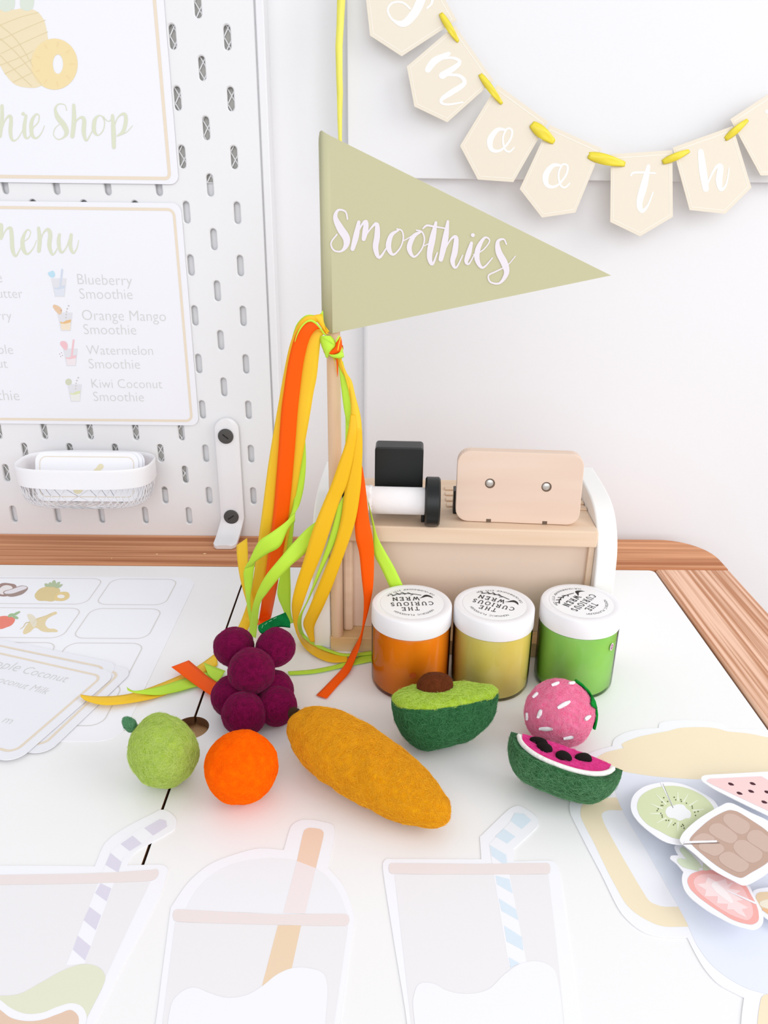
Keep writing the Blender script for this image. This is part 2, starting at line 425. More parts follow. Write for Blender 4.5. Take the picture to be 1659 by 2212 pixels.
# the clamp foot
def foot():
    # side profile (y front, z) swept across x, with rounded top and toe
    path = [(-2.2, 114), (-2.2, 113.7), (-2.2, 113), (-2.2, 111.5), (-2.2, 109), (-2.2, 106), (-2.2, 103), (-2.2, 98), (-2.2, 88), (-2.2, 70), (-2.2, 46), (-2.2, 24), (-3.0, 17), (-6.5, 10.5), (-13, 5.0), (-22, 2.6), (-31, 1.7)]
    path = smooth_n(path, 5); vs, fs = [], []; hw = 10.3; th = 3.8
    k = len(path); cols = 9
    for i, (y, z) in enumerate(path):
        d = path[min(i+1, k-1)]-path[max(i-1, 0)]; d = d/np.linalg.norm(d); ny, nz = d[1], -d[0]   # outward (towards the viewer)
        if ny > 0: ny, nz = -ny, -nz
        s = i/(k-1); xc = 21 - (0 if z > 20 else (20-z)/20*4.5)
        # half width: round top, rounded toe
        wd = hw
        if z > 114-hw: wd = hw*math.sqrt(max(0.0, 1-((z-(114-hw))/hw)**2))
        if y < -31+6: wd = hw*math.sqrt(max(0.1, 1-0.62*((-25-y)/6)**2))
        for j in range(cols):
            u = -1+2*j/(cols-1); e = th*(1-0.25*abs(u)**6)
            vs.append((xc+u*wd, y+ny*e+0.0, z+nz*e))
        vs.append((xc+wd, y, z)); vs.append((xc-wd, y, z))
    c2 = cols+2
    for i in range(k-1):
        for j in range(c2):
            fs.append([i*c2+j, (i+1)*c2+j, (i+1)*c2+(j+1) % c2, i*c2+(j+1) % c2])
    fs.append([(k-1)*c2+j for j in range(c2)])
    o = obj('foot', vs, fs, mat('foot_plastic', 'eeedef', 0.35, 0.4), R_peg); return smoothobj(o, 50)
FT = foot(); FT['label'] = 'white plastic clamp foot with two dark screws'
for z, ang in ((98.6, -40), (22.5, 35)):
    sx = 20.3
    s1 = lathe('screw_head', [(6.6, 0), (6.7, -1.2), (6.2, -1.9), (5.2, -2.1)], (sx, -6.0, z), DARKGREY, FT, axis='y', seg=36)
    a = math.radians(ang); e1 = Vector((math.cos(a), 0, math.sin(a))); e2 = Vector((-math.sin(a), 0, math.cos(a))); c = Vector((sx, -8.12, z))
    sheet('screw_slot', [c-e1*3.2-e2*0.5, c+e1*3.2-e2*0.5, c+e1*3.2+e2*0.5, c-e1*3.2+e2*0.5], (0, -1, 0), 0.02, mat('slot_black', '0c0c0c', 0.8), FT)

# ---------------------------------------------------------------- the two wall cards
def wall_card(x0, x1, z0, z1, r, label):
    Y = -1.6
    R0 = root('sign_card', ((x0+x1)/2, Y, z0), label, 'sign')
    P3 = [Vector((x, Y, z)) for x, z in rrect(x0, x1, z0, z1, r)]
    sheet('card', P3, (0, -1, 0), 0.5, PAPER, R0)
    return R0
def border(R0, x0, x1, z0, z1, r, wd, Y, material, name='border_line'):
    o_, i_ = rrect(x0, x1, z0, z1, r), rrect(x0+wd, x1-wd, z0+wd, z1-wd, max(r-wd, 0.5))
    v, f = ring2([(x, Y, z) for x, z in o_], [(x, Y, z) for x, z in i_])
    return obj(name, v, f, material, R0)
Wc = W(-1.6)
S1 = wall_card(-290, -3.6, 300.6, 515, 6.5, 'white sign card with a pineapple and the words Smoothie Shop')
border(S1, -284, -9.0, 303.4, 509, 5, 2.5, -1.7, CREAM)
k = 0.36166
P1 = [(0, 40), (60, 58), (150, 50), (220, 68), (262, 120), (280, 190), (292, 270), (305, 380), (290, 460), (240, 515), (150, 522), (90, 505), (40, 455), (5, 400), (-20, 320), (-30, 200), (-20, 90)]
poly('pineapple_print', xf(P1, k, 0, 0), Wc, 0.1, mat('print_pineapple', 'eddfbd', 0.8, 0.1), S1)
brush('pineapple_print', [[(0, 150, 5), (130, 100, 5), (230, 75, 4)], [(0, 240, 5), (150, 170, 5), (270, 120, 4)], [(5, 320, 5), (150, 250, 5), (285, 190, 4)], [(0, 390, 5), (150, 330, 5), (200, 300, 4)],
       [(30, 440, 5), (120, 395, 5), (195, 350, 4)], [(80, 490, 5), (150, 455, 5), (220, 420, 4)]] +
      [[(0, 330, 5), (100, 430, 5), (190, 515, 4)], [(0, 230, 5), (110, 330, 5), (250, 505, 4)], [(0, 150, 5), (100, 240, 5), (200, 400, 4)]],
      Wc, 0.14, mat('print_hatch', 'e2d2a8', 0.8, 0.1), S1, k)
multi('pineapple_leaf_print', [xf(q, k, 0, 0) for q in ([(0, -60), (30, -40), (50, 0), (65, 60), (20, 68), (-10, 40)], [(60, -60), (90, 0), (75, 58), (60, 40)], [(130, -60), (200, -60), (205, 0), (185, 60), (130, 55), (120, 0)])],
      Wc, 0.12, mat('print_leaf', 'dbe3d6', 0.8, 0.1), S1)
def disc_px(cx, cy, rx, ry, n=28): return [(cx+rx*math.cos(2*PI*i/n), cy+ry*math.sin(2*PI*i/n)) for i in range(n)]
O_ = disc_px(325, 383, 139, 153, 40); I_ = disc_px(346, 383, 31, 58, 40)
v_, f_ = ring2([Wc(x*k, y*k, 0.18) for x, y in O_], [Wc(x*k, y*k, 0.18) for x, y in I_])
obj('pineapple_ring_print', v_, [q[::-1] for q in f_], mat('print_ring', 'f0dcab', 0.8, 0.1), S1)
brush('pineapple_ring_print', [[(325+95*math.cos(a), 383+110*math.sin(a), 12), (325+120*math.cos(a), 383+135*math.sin(a), 6)] for a in np.linspace(0, 5.6, 9)], Wc, 0.2, mat('print_ring_notch', 'eed7a4', 0.8, 0.1), S1, k)
brush('lettering', [
    [(12, 632, 20), (12, 720, 22), (0, 815, 20)], [(0, 810, 7), (30, 720, 8), (58, 692, 18), (66, 720, 22), (62, 790, 22), (75, 838, 14), (105, 828, 7), (140, 770, 5)],
    [(155, 690, 16), (145, 760, 22), (150, 815, 18), (172, 822, 8), (200, 765, 5)], [(138, 680, 22)],
    [(195, 765, 7), (228, 730, 7), (233, 690, 7), (212, 685, 12), (188, 730, 22), (190, 800, 22), (215, 826, 12), (247, 795, 6), (266, 750, 4)],
    [(398, 660, 5), (388, 628, 5), (352, 621, 7), (330, 650, 14), (345, 700, 28), (380, 745, 32), (398, 790, 26), (378, 822, 10), (345, 832, 6), (320, 805, 5), (330, 765, 5), (362, 738, 4)],
    [(440, 627, 18), (442, 720, 26), (432, 815, 24)], [(434, 800, 6), (455, 725, 7), (490, 700, 16), (503, 725, 24), (500, 790, 24), (515, 840, 12), (542, 800, 6), (570, 740, 4)],
    [(622, 700, 6), (590, 690, 8), (565, 720, 22), (562, 780, 22), (585, 808, 8), (615, 780, 6), (625, 730, 6), (610, 695, 5)], [(622, 705, 5), (650, 725, 5), (672, 700, 5)],
    [(672, 690, 18), (678, 790, 26), (680, 880, 22)], [(680, 760, 6), (705, 700, 7), (742, 680, 18), (752, 720, 22), (735, 785, 20), (700, 812, 7)], [(700, 812, 5), (755, 790, 5), (792, 750, 4)],
], Wc, 0.1, SAGE, S1, k)
S2 = wall_card(-290, -3.4, 106.6, 287.0, 7, 'white menu card listing smoothies in grey print')
border(S2, -284, -8.2, 109.6, 283.4, 6, 2.2, -1.7, CREAM)
brush('lettering', [
    [(-30, 1400, 20), (-8, 1350, 8), (8, 1345, 20), (5, 1420, 24)], [(8, 1430, 7), (35, 1375, 8), (62, 1362, 20), (70, 1410, 24), (75, 1490, 24), (95, 1530, 12), (130, 1465, 5)],
    [(130, 1452, 6), (170, 1422, 6), (182, 1385, 6), (160, 1375, 10), (135, 1430, 22), (140, 1490, 24), (165, 1518, 12), (200, 1480, 6), (218, 1435, 4)],
    [(230, 1362, 18), (237, 1430, 24), (232, 1500, 22)], [(234, 1490, 6), (255, 1400, 7), (285, 1370, 18), (300, 1400, 24), (295, 1470, 24), (315, 1522, 12), (345, 1480, 5)],
    [(355, 1400, 16), (350, 1450, 22), (365, 1508, 14), (395, 1480, 7), (420, 1410, 7)], [(425, 1402, 18), (420, 1470, 22), (438, 1512, 12), (460, 1480, 6), (470, 1435, 4)],
], Wc, 0.1, SAGE, S2, k)
for s_, a, b_ in (('Blueberry', (168.5, 614), (286, 617)), ('Smoothie', (173, 645.5), (287, 646.5)), ('Orange Mango', (178.5, 691.5), (359, 694)), ('Smoothie', (182, 722), (295, 723)),
                 ('Watermelon', (188, 766), (331, 767)), ('Smoothie', (193, 796), (303, 797)), ('Kiwi Coconut', (199, 838), (351, 839)), ('Smoothie', (203, 866.5), (311.5, 867.5)),
                 ('e', (-6, 610), (5.5, 610)), ('utter', (-4, 643.5), (50, 644)), ('rry', (-4, 691), (26, 691)), ('ole', (-4, 764.5), (29, 765)), ('ut', (-4, 794.5), (17, 795)), ('thie', (-4, 864.5), (43, 865))):
    text('lettering', s_, a, b_, Wc, 0.1, GREYPRINT, S2, 1.06)
def drink(ox, oy, sc, c1, c2, fruit, fc, straw):
    f_ = lambda pts: [(x*sc+ox, y*sc+oy) for x, y in pts]
    poly('drink_print', f_([(-16, -12), (16, -12), (12, 26), (-8, 26)]), Wc, 0.1, mat('print_cup', 'e2e2e6', 0.8, 0.1), S2, n=1)
    poly('drink_print', f_([(-10, 6), (-4, 8), (3, 4), (13, 2), (11, 14), (-7, 14)]), Wc, 0.14, mat('print_'+c1, c1, 0.8, 0.1), S2, n=1)
    poly('drink_print', f_([(-9, 10), (0, 11), (12, 8), (11, 24), (-7, 24)]), Wc, 0.16, mat('print_'+c2, c2, 0.8, 0.1), S2, n=1)
    brush('drink_print', [[(7, -30, 4), (3, 4, 4)]] if straw else [[(8, -26, 3.5)], [(5, -20, 3.5)], [(3.5, -14, 3)], [(3, -8, 3)], [(2.5, -2, 3)]], Wc, 0.13, mat('print_straw'+c1, 'cfc8c4' if not straw else c1, 0.8, 0.1), S2, sc, ox, oy)
    poly('drink_print', f_(fruit), Wc, 0.15, mat('print_'+fc, fc, 0.8, 0.1), S2, n=3)
drink(127, 614, 1.05, 'd3dbe8', 'e0e4ec', [(-22, -24), (-17, -26), (-13, -28), (-8, -22), (-9, -15), (-16, -14)], 'bfe0ee', True)
drink(140, 688, 1.05, 'e8c08c', 'f1e3cd', [(-24, -28), (-14, -26), (-6, -18), (-10, -8), (-16, -12)], 'e6c8a8', False)
drink(152, 765, 1.0, 'f0c8cc', 'efe6e8', [(-22, -26), (-10, -27), (-6, -20), (-10, -8), (-15, -12)], 'f0c4ca', True)
drink(161, 842, 1.0, 'dde3b8', 'ecebe6', disc_px(-13, -17, 7, 7, 10), 'd3d6bd', False)
brush('drink_print', [[(132, 671, 2.0), (122, 690, 1)][:1], [(133, 762, 1.6)], [(129, 765, 1.6)], [(135, 768, 1.6)], [(131, 770, 1.6)]], Wc, 0.2, mat('print_seed', 'a87476', 0.8), S2)

# ---------------------------------------------------------------- wire basket with cards
def basket():
    R0 = root('wire_basket', (-96, -28, 46), 'white wire basket with a solid rim hanging on the pegboard, cards inside', 'basket')
    cx, hx = -95.8, 56.5; y0, y1 = -55.5, -1.2; cy, hy = (y0+y1)/2, (y1-y0)/2
    def loop(hx_, hy_, n=64, cy_=cy):
        out = []
        for i in range(n):
            a = 2*PI*i/n; c, s = math.cos(a), math.sin(a); e = 0.62
            out.append((cx+hx_*math.copysign(abs(c)**e, c), cy_+hy_*math.copysign(abs(s)**e, s)))
        return out
    n = 64
    lay = [(hx, hy, 66.2), (hx+0.3, hy, 67), (hx+0.6, hy+0.2, 80), (hx+0.9, hy+0.3, 82), (hx+0.2, hy-0.2, 83), (hx-0.9, hy-1.2, 82.2), (hx-1.2, hy-1.6, 80), (hx-1.6, hy-1.8, 66.2)]
    vs, fs = [], []
    for a, b_, z in lay: vs += [(x, min(y, -0.9), z) for x, y in loop(a, b_)]
    for i in range(len(lay)):
        for j in range(n): fs.append([i*n+j, i*n+(j+1) % n, ((i+1) % len(lay))*n+(j+1) % n, ((i+1) % len(lay))*n+j])
    smoothobj(obj('rim_band', vs, fs, mat('basket_white', 'f4f3f5', 0.35, 0.4), R0), 60)
    # mesh: side wall tapering into a rounded bottom, then a flat bottom
    def surf(u, t):     # u around 0..1, t down 0..1
        a = 2*PI*u; c, s = math.cos(a), math.sin(a); e = 0.62
        r = 1-0.10*t-0.16*max(0, t-0.45)**2/0.3; z = 66.4-19.8*math.sin(min(t, 1)*PI/2)**0.9
        yy = cy+(hy-1)*r*math.copysign(abs(s)**e, s)
        return Vector((cx+(hx-1)*r*math.copysign(abs(c)**e, c), min(yy, -1.2), z))
    g = ([], []); NU, NT = 50, 5
    for i in range(NU):
        for sgn in (1, -1):
            pts = [surf((i + (0.5 if j % 2 else 0)*sgn)/NU, j/NT) for j in range(NT+1)]
            tube('', pts, 0.42, None, None, 4, False, g)
    o = obj('wire_mesh', g[0], g[1], mat('basket_wire', 'f1f0f2', 0.4, 0.4), R0, smooth=True)
    g = ([], []); r = 0.80
    for i in range(-12, 13):
        x = i*6
        if abs(x) < (hx-1)*r:
            for sg in (1, -1):
                pts = []
                for j in range(9):
                    y = -1+2*j/8; xx = x+sg*3*(j % 2); lim = (1-abs(y)**3.0)**(1/3.0)
                    xx = max(-(hx-1)*r*lim, min((hx-1)*r*lim, xx)); pts.append((cx+xx, cy+y*(hy-2)*r, 46.6))
                tube('', pts, 0.42, None, None, 4, False, g)
    obj('base_mesh', g[0], g[1], mat('basket_wire', 'f1f0f2'), R0)
    for xx in (-20, 20): box('hook', cx+xx-1.5, cx+xx+1.5, -1.4, -0.1, 74, 79, mat('basket_white', 'f4f3f5'), R0, bev=0.4)
basket()
def small_card(yb, yt, x0, x1, z0, z1, label, printed):
    # a rounded card leaning back in the basket
    c0 = Vector(((x0+x1)/2, yb, z0)); ev = Vector((0, yt-yb, z1-z0)).normalized(); ex = Vector((1, 0, 0)); nn = Vector((0, -ev.z, ev.y)); nn = nn if nn.y < 0 else -nn
    hh = (z1-z0)/ev.z; wd = x1-x0
    R0 = root('picture_card', c0, label, 'card', 'picture cards in the wire basket')
    P3 = [c0+ex*x+ev*y for x, y in rrect(-wd/2, wd/2, 0, hh, 8)]
    sheet('card', P3, nn, 0.45, PAPERW, R0)
    if printed:
        o_, i_ = rrect(-wd/2+3.5, wd/2-3.5, 3.5, hh-3.5, 6), rrect(-wd/2+4.2, wd/2-4.2, 4.2, hh-4.2, 5.3)
        v, f = ring2([c0+ex*x+ev*y+nn*0.1 for x, y in o_], [c0+ex*x+ev*y+nn*0.1 for x, y in i_]); obj('border_line', v, f, CREAM, R0)
        fn = lambda x, y, h: c0+ex*x+ev*y+nn*(0.1+h)
        vs, fs = brush_geo([[(12, hh-12, 5), (8, hh-16, 4), (-2, hh-25, 7), (-8, hh-32, 8)], [(-12, hh-18, 4), (-6, hh-24, 6), (0, hh-28, 5)]], fn)
        obj('banana_print', vs, fs, mat('print_banana', 'ece3c0', 0.8), R0)
small_card(-36, -22.0, -140.5, -52.5, 48.2, 87.8, 'front picture card in the wire basket, faint banana print', True)
small_card(-34.5, -20.3, -139, -49.5, 48.2, 88.0, 'second picture card in the wire basket, behind the banana card', False)
small_card(-33, -18.6, -137, -48, 48.2, 87.4, 'rearmost picture card in the wire basket', False)

# ---------------------------------------------------------------- bunting
BN = root('bunting', (300, -6, 330), 'cream paper letter bunting threaded on yellow ribbon hanging on the wall', 'bunting')
kb, bx, by = 0.54792, 750, 0
CARDB = mat('cream_card', 'ece3d2', 0.85, 0.1); YR = mat('yellow_satin', 'efdc3a', 0.32, 0.5, bump=(60, 0.6)); LET = mat('white_letter', 'ffffff', 0.8, 0.1)
LINE = mat('white_inset_line', 'fbf7ee', 0.8, 0.1)
flags = [
    ('s', [(62, -110), (90, 140), (215, 222), (432, 80), (318, -120)]),
    ('m', [(425, 100), (578, 318), (395, 482), (265, 420), (235, 262)]),
    ('o', [(592, 333), (792, 480), (655, 718), (515, 708), (445, 575)]),
    ('o', [(797, 492), (1003, 586), (900, 838), (768, 858), (680, 745)]),
    ('t', [(1040, 608), (1282, 592), (1284, 855), (1155, 932), (1037, 875)]),
    ('h', [(1283, 582), (1520, 497), (1594, 740), (1490, 843), (1350, 828)]),
    ('i', [(1510, 470), (1700, 345), (1830, 560), (1765, 690), (1630, 692)])]
Lt = {0: [[(330, -60, 30), (300, -20, 34), (270, 45, 34), (225, 92, 28), (182, 80, 9), (160, 42, 8), (178, 12, 8), (218, 10, 8), (248, 34, 7)], [(338, -10, 10), (332, 15, 9), (315, 32, 7)]],
      1: [[(318, 275, 24), (345, 240, 28), (400, 212, 16)], [(345, 235, 8), (415, 228, 10), (442, 250, 16), (375, 298, 28)], [(375, 296, 9), (440, 298, 12), (462, 328, 18), (415, 362, 22), (376, 388, 16), (372, 406, 10), (400, 412, 8), (455, 403, 6)]],
      2: [[(624, 512, 8), (592, 512, 16), (564, 550, 24), (570, 590, 16), (606, 592, 9), (642, 552, 8), (650, 515, 8), (630, 508, 7), (614, 545, 7), (622, 588, 8), (640, 598, 7), (658, 582, 5)]],
      4: [[(1188, 655, 14), (1170, 730, 28), (1152, 800, 24), (1162, 832, 16), (1185, 810, 8), (1206, 758, 5)], [(1118, 692, 6), (1135, 680, 9), (1215, 683, 6)]],
      5: [[(1394, 598, 22), (1402, 670, 30), (1414, 745, 24)], [(1414, 738, 8), (1448, 668, 9), (1472, 655, 20), (1466, 710, 26), (1474, 748, 14), (1495, 725, 7), (1506, 662, 4)]],
      6: [[(1668, 470, 18), (1690, 520, 24), (1705, 570, 18)], [(1655, 440, 16)]]}
Lt[3] = [[(x+219, y+141, w_) for x, y, w_ in st] for st in Lt[2]]
for i, (ch, pts) in enumerate(flags):
    Y = -6.5 - (0.5 if i % 2 else 0); m = W(Y)
    c = Vector((sum(q[0] for q in pts)/5, sum(q[1] for q in pts)/5))
    fo = poly('flag_card', xf(pts, kb, bx, by), m, 0, CARDB, BN, th=0.4, n=1)
    fo['label'] = 'card printed with the letter '+ch
    BASE[fo] = BASE[BN]
    ins = lambda f: [tuple(c+(Vector(q)-c)*f) for q in pts]
    A, B = ins(0.915), ins(0.90)
    v, f = ring2([m(*q, 0.1) for q in xf(A, kb, bx, by)], [m(*q, 0.1) for q in xf(B, kb, bx, by)])
    obj('inset_line', v, f, LINE, fo)
    brush('letter', Lt[i], m, 0.12, LET, fo, kb, bx, by)
for a, b_, wd in (((368, 52), (438, 166), 24), ((523, 292), (610, 410), 24), ((727, 488), (816, 562), 40), ((950, 612), (1096, 648), 38), ((1243, 640), (1350, 594), 26), ((1490, 550), (1580, 472), 24)):
    A, B = Vector(a), Vector(b_); d = (B-A).normalized(); nn = Vector((-d.y, d.x)); vs, fs = [], []; K = 14
    for j in range(K+1):
        t = j/K; hgt = 2.6*math.sin(PI*t)+0.4; ww = wd*(0.34+0.22*math.sin(PI*t)**0.6+0.08*math.sin(5*t))*1.0; c = A+(B-A)*t
        for kx, u in enumerate((-1, -0.35, 0.4, 1)):
            q = c+nn*ww*u*0.95; vs.append(W(-7.0-hgt*(1-0.35*abs(u))-0.7*math.sin(3*u+7*t))(q.x*kb+bx, q.y*kb+by))
    for j in range(K):
        for u in range(3): fs.append([j*4+u, j*4+u+1, (j+1)*4+u+1, (j+1)*4+u])
    o = obj('ribbon_link', vs, fs, YR, BN, smooth=True)
    md = o.modifiers.new('s', 'SOLIDIFY'); md.thickness = 0.15*MM
vs, fs = [], []
for j, (xl, xr, y) in enumerate(((727, 747, -60), (728, 746, 0), (727, 743, 50), (724.5, 740, 100), (726, 740, 160), (727.5, 741, 200), (729, 739, 260), (731, 738.5, 300), (731, 740, 340))):
    for u in (0, 0.5, 1): vs.append(W(-7+0.8*math.sin(y/40)+(0.7 if u == 0.5 else 0)*math.cos(y/30))(xl+(xr-xl)*u, y))
    if j: 
        for u in (0, 1): fs.append([3*j-3+u, 3*j-2+u, 3*j+1+u, 3*j+u])
o = obj('ribbon_tail', vs, fs, mat('yellow_satin_light', 'f0ea66', 0.35, 0.4), BN, smooth=True)
o.modifiers.new('s', 'SOLIDIFY').thickness = 0.15*MM

# ---------------------------------------------------------------- toy cash register (turned 2.4 degrees)
RO = Vector((116, -189, 0)); RA = math.radians(-2.4)
def RL(x, y, z):      # register's own axes: x along the front from the left panel, y to the back
    return RO + Vector((x*math.cos(RA)-y*math.sin(RA), x*math.sin(RA)+y*math.cos(RA), z))
REG = root('toy_cash_register', RO, 'wooden toy cash register seen from behind, pale panels and white side cheeks', 'toy')
def rbox(name, x0, x1, y0, y1, z0, z1, m, bev=0.6, parent=None):
    v = [RL(x, y, z) for z in (z0, z1) for y in (y0, y1) for x in (x0, x1)]
    f = [[0, 2, 3, 1], [4, 5, 7, 6], [0, 1, 5, 4], [2, 6, 7, 3], [0, 4, 6, 2], [1, 3, 7, 5]]
    o = obj(name, v, f, m, parent or REG)
    if bev: bevel(o, bev, 2)
    return o
def rprism(name, prof, x0, x1, m, bev=1.0, parent=None):   # profile in (y, z) swept along x
    k = len(prof); v = [RL(x0, y, z) for y, z in prof]+[RL(x1, y, z) for y, z in prof]
    f = [list(range(k)), [2*k-1-i for i in range(k)]]+[[i, i+k, (i+1) % k+k, (i+1) % k] for i in range(k)]
    o = obj(name, v, f, m, parent or REG); bevel(o, bev, 3, 30); return smoothobj(o, 35)
CHEEK = mat('white_lacquer', 'f3f2ef', 0.35, 0.4)
cheek = smooth([(0, 0, 's'), (0, 66), (2.5, 80), (9, 91), (19, 99), (32, 103.5), (50, 105.5), (96, 106, 's'), (100, 102, 's'), (100, 0, 's')], 5)
cheekL = cheek
cheek = [(-y, z) for y, z in cheek]; cheek = [(-a, z) for a, z in cheek]
rprism('side_cheek', cheek, -6.5, 5.5, CHEEK, 1.2)
rprism('side_cheek', cheek, 182.5, 196, CHEEK, 1.6)
rbox('top_board', 15.5, 182.4, 3.6, 97, 81.3, 93, MAPLE, 1.0)
rbox('top_board', 5.6, 15.5, 14, 97, 81.3, 93, MAPLE, 0.3)
rbox('back_panel', 5.6, 182.4, 12, 15, 11.5, 81.3, MAPLEP, 0.2)
rbox('bottom_rail', 5.6, 182.4, -3.5, 18, 0, 11.3, wood('maple_rail', 'e6c99c', 'd6b07c', 'x', 0.5, 0.05), 0.6)
rbox('stile', 13.6, 20.5, 5, 12, 11.3, 81.2, MAPLE, 2.0)
rbox('stile', 178.4, 182.4, 8, 12, 11.3, 81.2, MAPLE, 0.6)
rbox('front_panel', 5.6, 182.4, 94, 97, 0, 81, MAPLEP, 0.2)
# grooves and keys' ledge at the far side
for i in range(4): rbox('till_slat', 84, 182, 40+i*11, 46+i*11, 93, 94.2, MAPLE, 0.4)
# paper roll on its axle
cy_, cz_ = 9.5, 109.2
fr = (Vector((math.sin(-RA), math.cos(RA), 0)), Vector((0, 0, 1)), Vector((math.cos(RA), math.sin(RA), 0)))
def rx(name, prof, x, y, z, m, seg=40, parent=None): return lathe(name, prof, RL(x, y, z), m, parent or REG, frame=fr, seg=seg)
rx('spool_disc', [(15.2, 0), (16.3, 0.9), (16.3, 8.6), (15.2, 9.6)], 68.3, cy_, cz_, BLACK, 56)
rx('spool_disc', [(15.2, 0), (16.3, 0.9), (16.3, 6.6), (15.2, 7.6)], 10.0, cy_+6, cz_, BLACK, 56)
rx('paper_roll', [(2.2, 0), (8.9, 0.0), (9.1, 0.4), (9.1, 50), (8.8, 50.3), (2.2, 50.3)], 17.8, cy_, cz_, mat('till_roll_paper', 'f4f1f1', 0.8, 0.1, bump=(120, 0.5)))
# the loose crinkled tail of the roll
tl = []
for i in range(9):
    a = PI*(0.28+0.42*i/8)
    tl.append((cy_-9.3*math.cos(a), cz_+9.3*math.sin(a)))
v = []; f = []
for i in range(25):
    u = i/24
    for j in range(7):
        t = 22+j*1.9; a = PI*(-0.2+1.0*u); rr = 9.5+0.45*math.sin(j*2.3+u*17)+0.35*math.sin(j*1.1+u*31)
        v.append(RL(t, cy_-rr*math.cos(a), cz_+rr*math.sin(a)))
    if i:
        for j in range(6): f.append([7*i-7+j, 7*i-6+j, 7*i+1+j, 7*i+j])
o = obj('paper_tail', v, f, mat('till_roll_paper', 'f4f1f1'), REG, smooth=True); o.modifiers.new('s', 'SOLIDIFY').thickness = 0.2*MM
rbox('spool_bracket', 66, 68.2, cy_+2, cy_+10, 93, 112, BLACK, 0.5)
# black display box standing behind the roll
def leaned(name, x0, x1, y, z0, z1, th, lean, r, m, bev, yaw=0.0, parent=None, z_off=0):
    hh = z1-z0; vs = []
    pr = rrect(x0, x1, 0, hh, r, 6)
    cl, sl_ = math.cos(lean), math.sin(lean); xm = (x0+x1)/2
    def P_(x, d, h):
        xx = x-xm; X = xm+xx*math.cos(yaw)-d*math.sin(yaw); D = d*math.cos(yaw)+xx*math.sin(yaw)
        return RL(X, y+D+h*sl_, z0+h*cl)
    k = len(pr); vs = [P_(x, 0, h) for x, h in pr]+[P_(x, th, h) for x, h in pr]
    f = [list(range(k)), [2*k-1-i for i in range(k)]]+[[i, i+k, (i+1) % k+k, (i+1) % k] for i in range(k)]
    o = obj(name, vs, f, m, parent or REG); bevel(o, bev, 2, 40); return o, P_
leaned('display_box', 34.0, 66.6, 27, 93, 139.5, 16, 0.04, 2.2, BLACK, 0.8)
bx_, PF = leaned('display_panel', 88.8, 171.0, 13.6, 93.4, 141.5, 8.4, 0.10, 8.5, PLY, 0.5, yaw=-0.035)
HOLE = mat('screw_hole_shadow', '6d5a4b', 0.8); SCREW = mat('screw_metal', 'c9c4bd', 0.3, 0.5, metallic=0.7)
for xx, hh in ((110.8, 26.8), (147.8, 25.8)):
    fr2 = ((PF(xx+1, 0, hh)-PF(xx, 0, hh)).normalized(), (PF(xx, 0, hh+1)-PF(xx, 0, hh)).normalized(), (PF(xx, 1, hh)-PF(xx, 0, hh)).normalized())
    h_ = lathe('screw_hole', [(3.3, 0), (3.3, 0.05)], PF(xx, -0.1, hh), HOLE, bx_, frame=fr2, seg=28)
    lathe('screw_head', [(1.0, -0.5), (1.9, -0.3), (2.4, 0), (2.4, 0.1)], PF(xx-0.3, -0.15, hh+0.2), SCREW, bx_, frame=fr2, seg=20)
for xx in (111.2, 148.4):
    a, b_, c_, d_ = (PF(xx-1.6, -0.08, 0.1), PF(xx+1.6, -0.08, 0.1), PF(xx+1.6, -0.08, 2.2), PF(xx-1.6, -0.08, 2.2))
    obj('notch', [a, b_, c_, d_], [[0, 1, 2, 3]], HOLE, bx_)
rbox('panel_clip', 88, 92, 28, 38, 93, 110, BLACK, 0.5)

# ---------------------------------------------------------------- pennant on a dowel, tied with ribbons
PX, PY = 126.0, -189.6
PEN = root('pennant_flag', (PX, PY, 11.3), 'sage green paper pennant on a wooden dowel tied with orange, yellow and lime ribbons', 'flag')
lathe('dowel', [(3.9, 11.3), (4.2, 11.7), (4.2, 323), (3.9, 323.4)], (PX, PY, 0), wood('dowel_wood', 'ecd0b4', 'dbb893', 'z', 0.5, 0.03, contrast=0.25), PEN, seg=24)
mp_ = W(-196.2)
PG = mat('pennant_sage', 'c6c39e', 0.8, 0.12, bump=(500, 0.02))
A, B, C = mp_(713, 292.5), mp_(1320, 595), mp_(722, 720)
FR = 6.6; YP = PY-FR
A = Vector((PX, YP, A.z)); C = Vector((PX, YP, C.z)); B = Vector((B.x, YP, B.z))
vs, fs = [B, A, C], [[2, 0, 1]]; K = 18; prev = (1, 2)
for i in range(1, K+1):
    a = math.radians(-90-268*i/K); t = i/K
    zt = A.z + (3.0*min(1, t*5) if t < 0.2 else 3.0-6.5*min(1, (t-0.2)/0.12))
    k_ = len(vs); vs += [Vector((PX+FR*math.cos(a), PY+FR*math.sin(a), zt)), Vector((PX+FR*math.cos(a), PY+FR*math.sin(a), C.z+0.4+2.5*t))]
    fs.append([prev[1], prev[0], k_, k_+1]); prev = (k_, k_+1)
o = obj('pennant_paper', vs, fs, PG, PEN, smooth=True); o.data.polygons[0].use_smooth = False; o.modifiers.new('s', 'SOLIDIFY').thickness = 0.35*MM
LAV = mat('lavender_white_print', 'e9e2e8', 0.85, 0.1)
